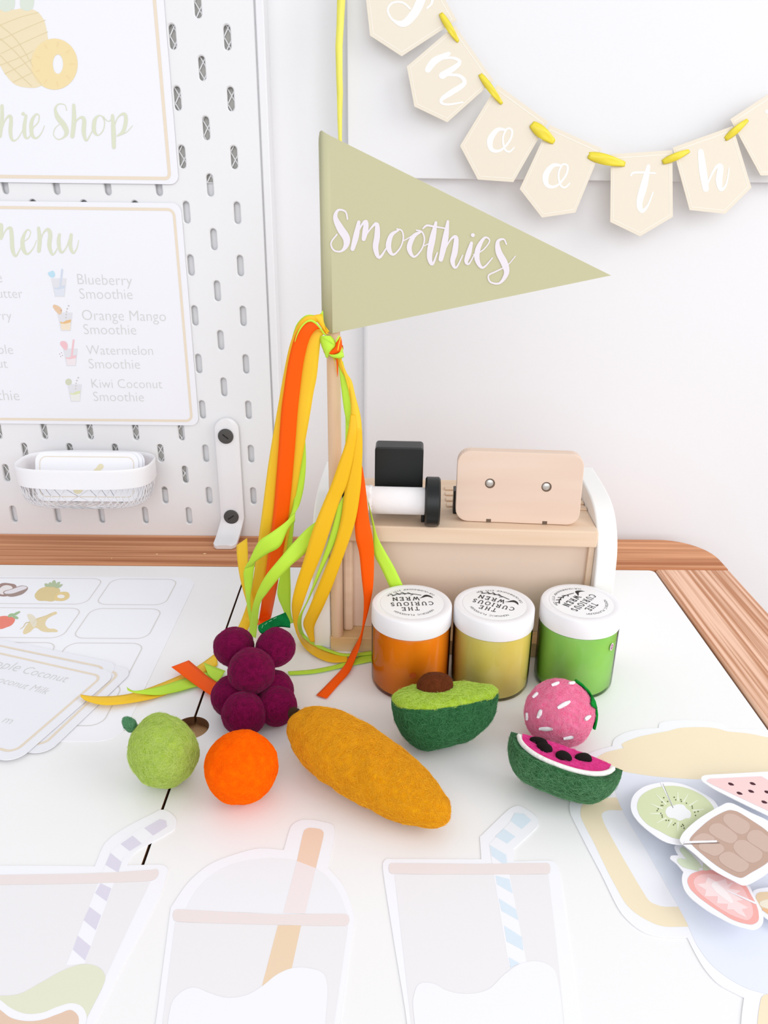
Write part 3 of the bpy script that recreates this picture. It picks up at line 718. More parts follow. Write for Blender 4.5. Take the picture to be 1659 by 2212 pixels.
brush('lettering', [
    [(262, 553, 8), (252, 515, 9), (215, 507, 13), (200, 545, 24), (225, 600, 38), (256, 650, 38), (254, 690, 26), (228, 718, 11), (192, 712, 9), (178, 675, 8), (208, 632, 8)],
    [(320, 568, 18), (306, 640, 30), (288, 706, 22)], [(296, 680, 8), (328, 595, 9), (356, 565, 20), (354, 610, 30), (345, 655, 22)],
    [(345, 655, 8), (382, 600, 9), (412, 578, 20), (414, 640, 30), (406, 700, 28), (425, 750, 16), (462, 700, 7)],
    [(524, 610, 8), (486, 636, 22), (472, 695, 28), (495, 735, 13), (532, 700, 8), (548, 650, 8), (540, 612, 8), (515, 604, 8)], [(545, 665, 6), (566, 655, 6), (596, 636, 6)],
    [(642, 617, 8), (602, 640, 22), (578, 700, 26), (602, 746, 12), (640, 710, 8), (656, 660, 8), (645, 620, 8), (615, 610, 8)], [(655, 690, 6), (675, 680, 6)],
    [(715, 570, 14), (698, 650, 32), (682, 740, 28), (697, 785, 14), (722, 725, 7)], [(648, 602, 7), (668, 586, 11), (700, 590, 10), (772, 602, 7)],
    [(776, 565, 14), (762, 660, 32), (740, 760, 24)], [(745, 740, 7), (790, 658, 9), (818, 648, 22), (812, 720, 30), (800, 770, 24), (818, 802, 11), (852, 738, 6)],
    [(897, 675, 16), (882, 730, 28), (870, 770, 20), (884, 782, 9), (910, 738, 6)], [(904, 635, 21)],
    [(908, 735, 7), (955, 712, 7), (990, 665, 7), (965, 648, 12), (932, 700, 26), (926, 760, 26), (955, 802, 12), (1004, 752, 6)],
    [(1076, 682, 7), (1062, 656, 9), (1032, 668, 18), (1036, 720, 32), (1066, 780, 36), (1076, 830, 26), (1042, 880, 12), (995, 876, 9), (984, 842, 8), (1020, 822, 8), (1080, 790, 6), (1122, 742, 5)],
], W(YP), 0.24, LAV, PEN, 0.42194, 640, 240, wscale=1.0)

SAT = {'o': mat('orange_satin', 'ff5e02', 0.45, 0.15, bump=(1500, 0.04)), 'y': mat('golden_satin', 'f4c62c', 0.4, 0.25, bump=(1500, 0.04)),
       'Y': mat('amber_satin', 'f2bd1c', 0.4, 0.25, bump=(1500, 0.04)), 'l': mat('lime_satin', 'c0ea44', 0.45, 0.22, bump=(1500, 0.05))}
def rib(pairs, colr, name='ribbon', label=None, n=6, bow=0.28, cols=4, th=0.16):
    """pairs of image points (left edge, right edge) with a depth: a number is the y plane, ('z', h) a height over the table"""
    L_, R_ = [], []
    for xl, yl, xr, yr, d in pairs:
        def pt(x, y, dd):
            return H(dd[1])(x, y) if isinstance(dd, tuple) else W(dd)(x, y)
        if isinstance(d, list): L_.append(pt(xl, yl, d[0])); R_.append(pt(xr, yr, d[1]))
        else: L_.append(pt(xl, yl, d)); R_.append(pt(xr, yr, d))
    A_, B_ = smooth_n(L_, n), smooth_n(R_, n); vs, fs = [], []
    for i in range(len(A_)):
        a, b_ = Vector(A_[i]), Vector(B_[i]); vd = (CAM-(a+b_)/2).normalized(); wd = (b_-a).length
        for j in range(cols+1):
            u = j/cols; p_ = a+(b_-a)*u + vd*(bow*4*u*(1-u)*min(1, wd/5))
            p_.z = max(p_.z, 0.5); vs.append(p_)
    for i in range(len(A_)-1):
        for j in range(cols): fs.append([i*(cols+1)+j, i*(cols+1)+j+1, (i+1)*(cols+1)+j+1, (i+1)*(cols+1)+j])
    o = obj(name, vs, fs, SAT[colr], PEN, smooth=True); o.modifiers.new('s', 'SOLIDIFY').thickness = th*MM
    if label: o['label'] = label
    return o
z1 = ('z', 1.0); z2 = ('z', 2.0)
# left hanging group
rib([(704, 722, 712, 716, -196), (690, 690, 697, 700, -199), (668, 682, 678, 696, -200), (648, 694, 660, 706, -200), (634, 722, 647, 730, -199), (620, 770, 640, 775, -198), (600, 880, 624, 880, -196), (580, 1000, 604, 1000, -192),
     (566, 1108, 592, 1110, -186), (557, 1173, 583, 1178, -178), (545, 1260, 571, 1262, -168), (525, 1330, 547, 1335, -160), (505, 1372, 527, 1376, ('z', 2))], 'y', label='yellow satin ribbon')
rib([(700, 724, 706, 722, -198), (684, 699, 692, 712, -203), (663, 697, 682, 713, -204), (646, 710, 670, 729, -204), (634, 736, 661, 758, -203), (622, 785, 653.5, 797, -202), (613, 845, 647, 852, -201), (607, 893, 642, 900, -200),
     (600, 990, 635, 992, -196), (590, 1115, 622.5, 1120, -188), (573, 1244, 602, 1250, -176), (560, 1333, 587, 1326, ('z', 3)), (556, 1350, 583, 1346, ('z', 1.2))], 'o', label='orange satin ribbon')
rib([(704, 718, 712, 722, -196), (684, 705, 700, 722, -199), (664, 722, 693, 733, -200), (648, 760, 689, 770, -200), (638, 797, 684, 815, -199), (630, 852, 677, 850, -198), (626, 905, 668, 905, -197), (620, 1002, 651, 1000, -193),
     (613, 1060, 642, 1054, -190), (606, 1120, 632, 1110, -186), (609, 1200, 618, 1190, -182)], 'y', label='yellow satin ribbon')
rib([(702, 720, 707, 716, -195), (688, 694, 694, 688, -197), (665, 686, 664, 680, -198), (645, 706, 641, 700, -197), (634, 735, 630, 733, -196)], 'l', label='lime satin ribbon')
rib([(640, 985, 659, 940, -190), (640, 1020, 661, 1000, -190), (636, 1060, 656, 1054, -189), (632, 1095, 647, 1090, -188), (625, 1118, 638, 1108, -189), (615, 1135, 636, 1124, -190)], 'l')
# lime crossing to the lower left and folding down
rib([(637, 1108, 637, 1126, -192), (615, 1129, 622, 1143, -196), (585, 1151, 605, 1180, -200), (558, 1171, 578, 1196, -200), (538, 1211, 552, 1213, -196), (528, 1228, 546, 1222, -192)], 'l')
rib([(534, 1216, 552, 1206, -191), (526.5, 1235, 548, 1235, -190), (527, 1254, 546, 1255, -188), (531, 1285, 541, 1290, -184), (535, 1318, 543, 1322, -176), (541, 1350, 550, 1352, -168)], 'l')
rib([(630, 1112, 638, 1106, -184), (624, 1148, 635, 1132, -182), (616, 1190, 632, 1165, -180), (606, 1240, 627, 1220, -177), (599, 1282, 628, 1270, -174), (612, 1318, 628, 1318, -170), (622, 1348, 634, 1345, -164)], 'l')
rib([(690, 1122, 690, 1150, -193), (664, 1141, 676, 1172, -197), (633, 1173, 656, 1198, -202), (601, 1210, 628, 1222, -205), (573, 1245, 601, 1251, -205), (556, 1278, 578, 1280, -202), (547, 1305, 562, 1305, -197), (540, 1345, 556, 1352, -188), (538, 1372, 553, 1378, -180)], 'l')
rib([(511, 1178, 534, 1162, -160), (512, 1202, 535.5, 1192, -168), (517, 1240, 536, 1218, -172), (524, 1272, 541, 1262, -172), (532, 1300, 549, 1300, -168), (543, 1345, 560, 1345, -160)], 'y')
# right hanging group
rib([(728, 775, 736, 774, -196), (737, 800, 749, 806, -196), (749, 822, 760, 824, -197), (757, 857, 768, 857, -199), (757, 900, 779, 900, -201), (751, 935, 782.5, 941, -203), (744, 965, 783, 975, -203.4), (733, 998, 781.5, 1008, -203.4)], 'y', bow=0.9)
rib([(757, 896, 768, 896, -201.8), (751.5, 935, 771, 932, -204), (744, 965, 768, 960, -204.8), (729, 1008, 760, 1004, -205.6), (714, 1050, 748, 1050, -206), (701, 1080, 734.6, 1080, -206), (675, 1146, 717, 1133, -207), (655, 1213, 697, 1192, -207), (638, 1266, 675, 1246, -206), (630, 1312, 654, 1306, -204), (638, 1362, 642, 1346, -198),
     (656, 1397, 652, 1374, ('z', 4)), (681, 1418, 680, 1396, ('z', 2)), (715, 1431, 716, 1410, ('z', 1.2)), (752, 1430, 750, 1414, ('z', 1.2))], 'Y')
rib([(764, 920, 782, 930, -203.2), (761, 960, 783, 965, -204.2), (757, 1000, 782, 1003, -204.8), (746, 1050, 779, 1055, -205), (736, 1123, 767, 1128, -205), (719, 1186, 745, 1193, -205), (695, 1246, 718, 1266, -204), (668, 1312, 698, 1312, -202), (655, 1345, 682, 1345, -199), (662, 1368, 678, 1362, -197), (671, 1387, 680, 1386, -196)], 'Y')
rib([(728, 1095, 743, 1070, -203.6), (722, 1123, 739, 1105, -203.6), (707, 1175, 728, 1160, -203.4), (682, 1246, 703, 1215, -203), (662, 1300, 672, 1285, -200), (641, 1343, 652, 1332, -196), (648, 1374, 656, 1368, ('z', 3)), (674, 1393, 679, 1386, ('z', 2)),
     (708, 1408, 710, 1402, ('z', 1.6)), (748, 1418, 748, 1412, ('z', 1.6)), (806, 1414, 804, 1406, ('z', 1.6))], 'l')
rib([(781, 1005, 783, 1008, -201), (775, 1050, 790, 1055, -202), (767, 1115, 797, 1120, -203), (768, 1160, 805, 1162, -204), (776, 1196, 808, 1200, -204), (781, 1246, 806, 1266, -204), (786, 1295, 797.6, 1312, -203), (784, 1338, 787, 1353, -202),
     (778, 1372, 779, 1391, -202), (761, 1405, 768, 1422, ('z', 4)), (742, 1440, 755, 1452, ('z', 2)), (706, 1479, 730, 1481, ('z', 1)), (683, 1502, 706, 1509, ('z', 1))], 'o', label='orange satin ribbon')
rib([(792, 1070, 797, 1090, -199), (798, 1100, 806, 1122, -198), (806, 1146, 815, 1158, -197), (807, 1193, 831, 1189, -197), (824, 1229, 850, 1222, -198), (839, 1262, 867, 1257, -199), (852, 1290, 880, 1285, -199.5)], 'l')
for q in ([(730, 784, 741, 780, -195), (734, 810, 750, 822, -195.5), (738, 845, 759.5, 857, -196), (744, 890, 760, 888, -196), (752, 920, 757, 912, -196)],
          [(745, 880, 752, 870, -194.5), (746.5, 915, 754, 912, -194.5), (746, 955, 748, 958, -195)]):
    rib(q, 'l', bow=0.3)
rib([(733, 776, 738, 775, -197), (741, 800, 745, 800, -197.5), (752, 840, 756, 838, -198), (758, 880, 761, 880, -198.4), (758, 905, 760, 905, -199)], 'y', bow=0.2)
# ribbon tails lying on the table top
rib([(622, 1450, 624, 1458, z1), (681, 1445, 681, 1454, z1), (741, 1431, 748, 1440, z1), (806, 1405, 806, 1428, z1)], 'l')
rib([(174, 1500, 174, 1505, ('z', 5)), (209, 1504, 190, 1515, ('z', 4.5)), (262, 1501.5, 232, 1523, ('z', 4)), (312, 1489, 303, 1515, ('z', 2.5)), (385, 1460, 365, 1498, z1), (426, 1439, 420, 1468, z1), (468, 1409, 470, 1436, z1)], 'y')
rib([(274, 1484, 276, 1491, ('z', 8)), (290, 1492, 288, 1496, ('z', 6)), (324, 1487, 306, 1499, ('z', 4)), (360, 1478, 345, 1501, ('z', 3)), (392, 1467, 384, 1494, ('z', 2)), (430, 1456, 420, 1484, ('z', 2)), (470, 1447, 470, 1474, ('z', 2))], 'l')
rib([(440, 1431, 449, 1456, ('z', 3)), (463, 1440, 458, 1466, ('z', 3)), (487, 1449, 470, 1474, ('z', 2.4))], 'l')
rib([(370, 1441, 408, 1426.5, ('z', 6)), (390, 1456, 430, 1445, ('z', 5)), (414, 1474, 450, 1462, ('z', 4)), (450, 1499, 478, 1480, ('z', 3)), (500, 1530, 520, 1505, ('z', 2))], 'o', label='orange satin ribbon')
# the knot: bands wound round the dowel
def band(z0, tilt, phase, colr, rr, wd, turns=1.05, seg=44, fold=0.5):
    vs, fs = [], []
    for i in range(seg+1):
        a = phase+2*PI*turns*i/seg; r_ = rr+fold*math.sin(3*a+phase)
        zc = z0+tilt*math.sin(a)+1.2*math.sin(2*a)
        for j in range(5):
            u = j/4-0.5
            vs.append((PX+(r_+1.0*(0.25-u*u)*4)*math.cos(a), PY+(r_+1.0*(0.25-u*u)*4)*math.sin(a), zc+u*wd*(0.8+0.3*math.sin(a+phase))))
    for i in range(seg):
        for j in range(4): fs.append([5*i+j, 5*i+5+j, 5*i+6+j, 5*i+1+j])
    o = obj('knot_band', vs, fs, SAT[colr], PEN, smooth=True); o.modifiers.new('s', 'SOLIDIFY').thickness = 0.3*MM
band(208.0, -1.2, 2.2, 'l', 4.7, 8.5, fold=0.2); band(208.5, 1.6, 0.4, 'o', 5.2, 5.0, 0.9, fold=0.2)
kt = 0.20588
def rk(pairs, colr, bow=0.8, n=5, name='knot_fold'):
    return rib([(a_*kt+602, b_*kt+660, c_*kt+602, d_*kt+660, e_) for a_, b_, c_, d_, e_ in pairs], colr, name=name, n=n, bow=bow, cols=5)
rk([(428, 318, 545, 318, -199.5), (434, 370, 592, 375, -200.5), (452, 430, 592, 430, -201.2), (476, 485, 548, 482, -201.2), (496, 545, 514, 548, -200)], 'l', 1.6)
rk([(432, 322, 436, 326, -201.6), (500, 350, 500, 358, -202.8), (560, 385, 556, 394, -202.6), (590, 412, 586, 420, -201.6)], 'l', 0.6)
rk([(622, 345, 652, 325, -199), (603, 385, 663, 390, -200.6), (592, 430, 660, 440, -201.2), (560, 462, 632, 492, -201.6), (522, 500, 560, 522, -201.2)], 'o', 1.3)
rk([(597, 366, 606, 388, -201.4), (618, 335, 630, 352, -201.2), (634, 308, 642, 326, -200)], 'l', 0.3)
rk([(648, 330, 655, 334, -201.6), (628, 400, 638, 402, -202.6), (614, 470, 624, 476, -202.8)], 'y', 0.3)
rk([(522, 506, 540, 532, -202), (560, 514, 574, 548, -203), (610, 508, 622, 556, -203.4), (650, 484, 660, 552, -202.4), (680, 490, 688, 540, -199.5)], 'l', 1.2)
rk([(570, 546, 578, 546, -201), (590, 620, 594, 618, -196.5), (606, 690, 610, 692, -195)], 'y', 0.3)
rk([(600, 548, 618, 548, -201), (608, 620, 624, 620, -196.5), (612, 700, 622, 705, -195), (616, 745, 619, 748, -194.6)], 'o', 0.3)
rk([(166, 380, 172, 384, -206), (190, 296, 200, 304, -206.5), (240, 208, 250, 222, -206.6), (312, 150, 314, 170, -206.6), (376, 160, 368, 182, -206.2), (430, 214, 420, 230, -205), (476, 278, 462, 292, -202), (505, 308, 492, 318, -200)], 'l', 0.5, name='ribbon')
rk([(330, 118, 350, 152, -199.6), (376, 100, 400, 170, -199.6), (420, 92, 446, 230, -199.2), (458, 90, 500, 300, -198)], 'y', 0.8, name='ribbon')
rk([(430, 96, 464, 50, -197), (448, 140, 470, 130, -197), (462, 215, 476, 215, -197.4), (484, 290, 496, 290, -198)], 'l', 0.4, name='ribbon')

# ---------------------------------------------------------------- jars of playdough
def serif_text(s, cx, cy, h, gap, fn_w=1.0):
    G = {'T': (0.62, [[(0.31, 0, .11), (0.31, 1, .11)], [(0, 1, .06), (0.62, 1, .06)], [(0.18, 0, .05), (0.44, 0, .05)], [(0.02, 1, .05), (0.02, .8, .03)], [(0.6, 1, .05), (0.6, .8, .03)]]),
         'H': (0.78, [[(0.14, 0, .11), (0.14, 1, .11)], [(0.64, 0, .11), (0.64, 1, .11)], [(0.14, .52, .05), (0.64, .52, .05)]]+[[(x-.12, y, .05), (x+.12, y, .05)] for x in (.14, .64) for y in (0, 1)]),
         'E': (0.6, [[(0.12, 0, .11), (0.12, 1, .11)], [(0, 0, .05), (.56, 0, .06)], [(0, 1, .05), (.54, 1, .06)], [(.12, .52, .05), (.42, .52, .05)], [(.56, 0, .05), (.58, .22, .03)], [(.54, 1, .05), (.55, .8, .03)]]),
         'C': (0.72, [[(.68, .78, .05), (.5, .98, .05), (.25, .9, .08), (.07, .5, .12), (.25, .1, .08), (.5, .01, .05), (.7, .2, .05)]]),
         'U': (0.76, [[(.13, 1, .11), (.13, .3, .1), (.38, .0, .07), (.63, .3, .05), (.63, 1, .05)], [(0, 1, .05), (.26, 1, .05)], [(.5, 1, .05), (.76, 1, .05)]]),
         'R': (0.7, [[(.13, 0, .11), (.13, 1, .11)], [(.13, 1, .05), (.45, .98, .06), (.56, .76, .11), (.42, .54, .06), (.13, .52, .05)], [(.36, .52, .07), (.66, 0, .11)], [(0, 0, .05), (.26, 0, .05)], [(0, 1, .05), (.2, 1, .05)]]),
         'I': (0.28, [[(.14, 0, .11), (.14, 1, .11)], [(0, 0, .05), (.28, 0, .05)], [(0, 1, .05), (.28, 1, .05)]]),
         'O': (0.8, [[(.4, 1, .05), (.15, .85, .09), (.06, .5, .12), (.15, .15, .09), (.4, 0, .05), (.65, .15, .09), (.74, .5, .12), (.65, .85, .09), (.4, 1, .05)]]),
         'S': (0.54, [[(.47, .8, .04), (.28, 1, .05), (.09, .84, .08), (.14, .62, .1), (.42, .4, .11), (.45, .14, .08), (.24, 0, .05), (.04, .22, .04)]]),
         'W': (1.0, [[(.06, 1, .1), (.3, 0, .1)], [(.3, 0, .04), (.5, .8, .04)], [(.48, .85, .1), (.7, 0, .1)], [(.7, 0, .04), (.94, 1, .04)], [(-.04, 1, .05), (.18, 1, .05)], [(.84, 1, .05), (1.04, 1, .05)]]),
         'N': (0.8, [[(.12, 0, .05), (.12, 1, .05)], [(.12, 1, .11), (.68, 0, .11)], [(.68, 0, .05), (.68, 1, .05)], [(0, 0, .05), (.24, 0, .05)], [(.56, 1, .05), (.8, 1, .05)], [(0, 1, .05), (.12, 1, .05)]])}
    tot = sum(G[c][0] for c in s)*h+gap*(len(s)-1); x = cx-tot/2; out = []
    for c in s:
        w_, st = G[c]
        for q in st: out.append([(x+a*h, cy+b_*h, wd*h) for a, b_, wd in q])
        x += w_*h+gap
    return out
def jar_print():
    V_, F_ = [], []
    def add(vs, fs):
        b = len(V_); V_.extend(vs); F_.extend([[i+b for i in f] for f in fs])
    st = serif_text('THE', 1.5, 5.2, 3.3, 1.2)+serif_text('CURIOUS', 0, -0.2, 3.5, 1.15)+serif_text('WREN', 2.8, -5.8, 3.5, 1.2)
    # branch
    st += [[(-6, -7.6, .3), (-1, -9.4, .22), (3, -10.0, .2), (7, -9.4, .18), (10, -7.6, .15)]]
    for x, y, a in ((-2, -9.2, 1), (-0.5, -9.7, -1), (1.5, -10.2, 1), (3, -10.3, -1), (4.5, -10.1, 1), (6, -9.7, -1), (7.5, -9.2, 1), (9, -8.3, -1)):
        st += [[(x, y+.1, .15), (x+1.0, y+a*.8, .4), (x+1.8, y+a*1.2, .12)]]
    vs, fs = brush_geo(st, lambda x, y, h: (x, y, h), 4); add(vs, fs)
    bird = smooth([(-12.4, -3.2, 's'), (-11.6, -5.4), (-9.6, -7.6), (-6.8, -8.4), (-5.0, -7.4), (-3.4, -5.6), (-0.6, -3.4, 's'), (-4.4, -4.6), (-6.2, -5.4), (-8.4, -5.6), (-10.4, -4.6)], 4)
    bird = [(-8.2+(x+6.5)*.66, -6.0+(y+5.8)*.8) for x, y in bird]
    add(bird, [list(range(len(bird)))])
    def arc_text(s, r, centre, step, topside, sz):
        n = len(s)
        for i, ch in enumerate(s):
            if ch == ' ': continue
            gv, gf = glyphs(ch, 0.0); w_ = max(v[0] for v in gv)+min(v[0] for v in gv)
            off = (i-(n-1)/2)*step
            a = math.radians(centre-off if topside else centre+off)
            t = Vector((math.sin(a), -math.cos(a))) if topside else Vector((-math.sin(a), math.cos(a)))
            nrm = Vector((math.cos(a), math.sin(a))) if topside else Vector((-math.cos(a), -math.sin(a)))
            c = Vector((math.cos(a), math.sin(a)))*(r if topside else r+sz*0.7)
            add([tuple(c+t*(x-w_/2)*sz+nrm*y*sz) for x, y in gv], gf)
    arc_text('NONTOXIC PLAYDOUGH', 12.6, 90, 5.6, True, 2.1)
    arc_text('CURIOUSWRENSHOP.ETSY.COM', 14.0, 268, 5.0, False, 2.0)
    return V_, F_
JP = jar_print()
def jar(x, y, ang, dough_c, label, sticker=False, h=57.3, R=25.4):
    R0 = root('playdough_jar', (x, y, 0), label, 'jar', 'jars of playdough in front of the toy register')
    lathe('playdough', [(20, 1.4), (23.2, 1.8), (24.4, 3.6), (24.5, 20), (24.5, 43.8), (23.5, 44.2), (8, 44.4)], (x, y, 0), dough_c, R0, seg=64)
    gm = MATS.get('clear_plastic')
    if gm is None:
        gm = bpy.data.materials.new('clear_plastic'); gm.use_nodes = True; nt = gm.node_tree; nt.nodes.clear()
        o_ = nt.nodes.new('ShaderNodeOutputMaterial'); mx = nt.nodes.new('ShaderNodeMixShader'); tr = nt.nodes.new('ShaderNodeBsdfTransparent'); gl = nt.nodes.new('ShaderNodeBsdfGlossy')
        fr_ = nt.nodes.new('ShaderNodeFresnel'); fr_.inputs['IOR'].default_value = 1.42; gl.inputs['Roughness'].default_value = 0.06
        nt.links.new(fr_.outputs[0], mx.inputs[0]); nt.links.new(tr.outputs[0], mx.inputs[1]); nt.links.new(gl.outputs[0], mx.inputs[2]); nt.links.new(mx.outputs[0], o_.inputs[0]); MATS['clear_plastic'] = gm
    lathe('clear_wall', [(21, 0.1), (24.2, 0.5), (25.2, 2.4), (25.3, 5), (25.3, 43.2), (24.4, 45)], (x, y, 0), gm, R0, seg=72)
    ld = lathe('lid', [(24.6, 44.6), (R+0.1, 44.9), (R+0.2, 46), (R, h-1.2), (R-0.7, h-0.25), (R-1.8, h), (20.6, h), (20.5, h-0.06)], (x, y, 0), mat('lid_white', 'f5f4f6', 0.3, 0.45), R0, seg=72)
    lab = lathe('label_sticker', [(20.0, h-0.05), (20.0, h+0.1)], (x, y, 0), mat('label_paper', 'f8f8f8', 0.5, 0.3), ld, seg=64)
    c, s = math.cos(math.radians(ang)), math.sin(math.radians(ang))
    lb = [(x+(q[0]*c-q[1]*s)*1.18, y+(q[0]*s+q[1]*c)*1.18, h+0.16+(q[2] if len(q) > 2 else 0)) for q in JP[0]]
    obj('label_print', lb, JP[1], mat('label_ink', '2a2a2c', 0.6), ld)
    if sticker:
        m = W(y-18.0); c2 = Vector((x, y, 0)); pts = []
        ang0 = math.radians(-48); r_ = 25.45
        def onw(a_, z): return (x+r_*math.cos(ang0+a_/r_), y+r_*math.sin(ang0+a_/r_), z)
        k = 20; obj('flower_sticker', [onw(1.9*math.cos(2*PI*i/k), 36+2.6*math.sin(2*PI*i/k)) for i in range(k)], [list(range(k))], mat('sticker_white', 'f6eef0', 0.6), R0)
        r_ = 25.6; vs, fs = brush_geo([[(0.5*math.cos(a), 36+0.7*math.sin(a), .2), (1.35*math.cos(a), 36+1.9*math.sin(a), .45)] for a in np.linspace(0, 2*PI*11/12, 12)], lambda u, v: onw(u, v))
        obj('flower_print', vs, fs, mat('sticker_mauve', 'b87ba0', 0.6), R0)
    return R0
jar(175.6, -225.7, 184.6, mat('orange_dough', 'ff9c12', 0.5, 0.3, var=(40, 'fb8a06', 0.3), coat=0.3), 'white lidded jar of orange playdough, leftmost of the three jars')
jar(227.8, -226.2, 155, mat('yellow_dough', 'f0dc62', 0.5, 0.3, var=(40, 'f2e58e', 0.3), coat=0.3), 'white lidded jar of mustard yellow playdough between the orange and green jars')
jar(283.6, -222.8, 229, mat('green_dough', '9fe060', 0.5, 0.3, var=(40, 'b4ea80', 0.3), coat=0.3), 'white lidded jar of light green playdough with a tiny flower sticker', True)
jo = [o for o in bpy.data.objects if o.get('label', '').startswith('white lidded jar of orange')][0]
lathe('air_bubble', [(2.0, -25.35), (2.1, -25.45), (1.7, -25.5)], (176.2, -225.7, 20), mat('bubble_brown', 'b04a08', 0.4), jo, axis='y', seg=20)

# ---------------------------------------------------------------- felt food
def felt(name, c1, c2): return mat(name, c1, 0.95, 0.05, bump=(420, 0.9), var=(330, c2, 0.14), sheen=0.08)
def blob(name, c, shape, material, parent, sub=5, wob=0.35, seed=0.0, base=None):
    bm = bmesh.new(); bmesh.ops.create_icosphere(bm, subdivisions=sub, radius=1)
    vs = []
    for v in bm.verts:
        p_ = shape(Vector(v.co)); nn = noise.noise(p_*0.13+Vector((seed, seed*2, 0)))*wob + noise.noise(p_*0.5+Vector((0, seed, seed)))*wob*0.35
        vs.append(Vector(c)+p_+Vector(v.co)*nn)
    fs = [[v.index for v in f.verts] for f in bm.faces]; bm.free()
    zmin = min(v.z for v in vs)
    return obj(name, vs, fs, material, parent, smooth=True, base=base), vs, fs
def fuzz(parent, vs, fs, n, colour, length=5.0, lift=0.25, r=0.06, fly=0.06, keep=None, name='felt_fibres', zmin=0.2, outward=True):
    """short wool fibres that hug the surface, a few stand off: uncountable, one part"""
    bvh = BVHTree.FromPolygons([Vector(v) for v in vs], fs)
    n = int(n*1.3); r *= 0.9
    tri = [(f[0], f[i], f[i+1]) for f in fs for i in range(1, len(f)-1)]
    A = np.array([vs[t[0]] for t in tri]); B = np.array([vs[t[1]] for t in tri]); C = np.array([vs[t[2]] for t in tri])
    ar = np.linalg.norm(np.cross(B-A, C-A), axis=1); idx = np.random.choice(len(tri), n, p=ar/ar.sum())
    V_, F_ = [], []; ctr = sum((Vector(v) for v in vs[::7]), Vector())/len(vs[::7])
    for t in idx:
        u, v = random.random(), random.random()
        if u+v > 1: u, v = 1-u, 1-v
        p_ = Vector(A[t]+(B[t]-A[t])*u+(C[t]-A[t])*v)
        if keep and not keep(p_): continue
        nrm = Vector(np.cross(B[t]-A[t], C[t]-A[t])).normalized()
        if outward and nrm.dot(p_-ctr) < 0: nrm = -nrm
        d = nrm.orthogonal().normalized(); d.rotate(Matrix.Rotation(random.random()*2*PI, 3, nrm)); pts = []
        L_ = length*random.uniform(0.5, 1.2); st = 4; curl = random.uniform(-0.9, 0.9); flying = random.random() < fly
        for k in range(st):
            hit = bvh.find_nearest(p_)
            if hit[0] is None: break
            s_ = hit[1] if hit[1].dot(nrm) > 0 else -hit[1]; nrm = s_
            h = lift*(0.2+math.sin(PI*k/(st-1))) if not flying else lift*(0.3+2.8*math.sin(PI*0.6*k/(st-1)))
            q = hit[0]+s_*h
            if q.z < zmin: q.z = zmin
            pts.append(q)
            d = (d - s_*d.dot(s_)).normalized(); d.rotate(Matrix.Rotation(curl, 3, s_)); p_ = hit[0]+d*(L_/(st-1))
        if len(pts) < st: continue
        b = len(V_)
        for k, q in enumerate(pts):
            dd = (pts[min(k+1, st-1)]-pts[max(k-1, 0)]).normalized(); a1 = dd.orthogonal().normalized(); a2 = dd.cross(a1); rr = r*(0.5 if k in (0, st-1) else 1)
            for j in range(3): V_.append(q+a1*(rr*math.cos(j*2.094))+a2*(rr*math.sin(j*2.094)))
        for k in range(st-1):
            for j in range(3): F_.append([b+3*k+j, b+3*k+(j+1) % 3, b+3*k+3+(j+1) % 3, b+3*k+3+j])
    o = obj(name, V_, F_, mat('fibre_'+colour, colour, 0.9, 0.05), parent); o['kind'] = 'stuff'; return o
def ell(a, b, c): return lambda v: Vector((v.x*a, v.y*b, v.z*c))

# green apple / pear
R0 = root('felt_apple', (39.6, -323.5, 0), 'lime green felted wool apple with a dark green stem, leftmost of the fruit', 'felt fruit')
rotA = Matrix.Rotation(math.radians(-14), 3, 'Y')
def appleS(v):
    k = 1+0.05*v.z-0.07*v.z*v.z; q = Vector((v.x*17.7*k*(1-0.12*v.z), v.y*17.6*k, v.z*20.4)); q.x += -1.0*max(0, v.z); return rotA @ q
o, vs, fs = blob('fruit_body', (40.2, -323.5, 20.5), appleS, felt('felt_lime', '93b030', 'aec650'), R0, wob=1.0, seed=3)
fuzz(R0, vs, fs, 5200, 'c3d874', 7.0)
o, vs, fs = blob('stem', (22.6, -319.5, 34.5), lambda v: Vector((v.x*3.6+v.z*-1.2, v.y*3.0, v.z*4.4)), felt('felt_stem_green', '3f7a52', '5c9468'), R0, 3, 0.8, 2)
fuzz(R0, vs, fs, 260, '6ea37c', 4, 0.35)
# orange
R0 = root('felt_orange', (83.4, -333.8, 0), 'bright orange felted wool ball on the white tabletop', 'felt fruit')
o, vs, fs = blob('fruit_body', (83.6, -333.8, 18.9), lambda v: Vector((v.x*18.9, v.y*18.6, v.z*18.9)), mat('felt_orange', 'ff6a00', 0.95, 0.05, bump=(420, 0.5), var=(260, 'f75a00', 0.16)), R0, wob=0.7, seed=8)
fuzz(R0, vs, fs, 4600, 'ff7e0a', 3.4, 0.14, 0.05, 0.03)
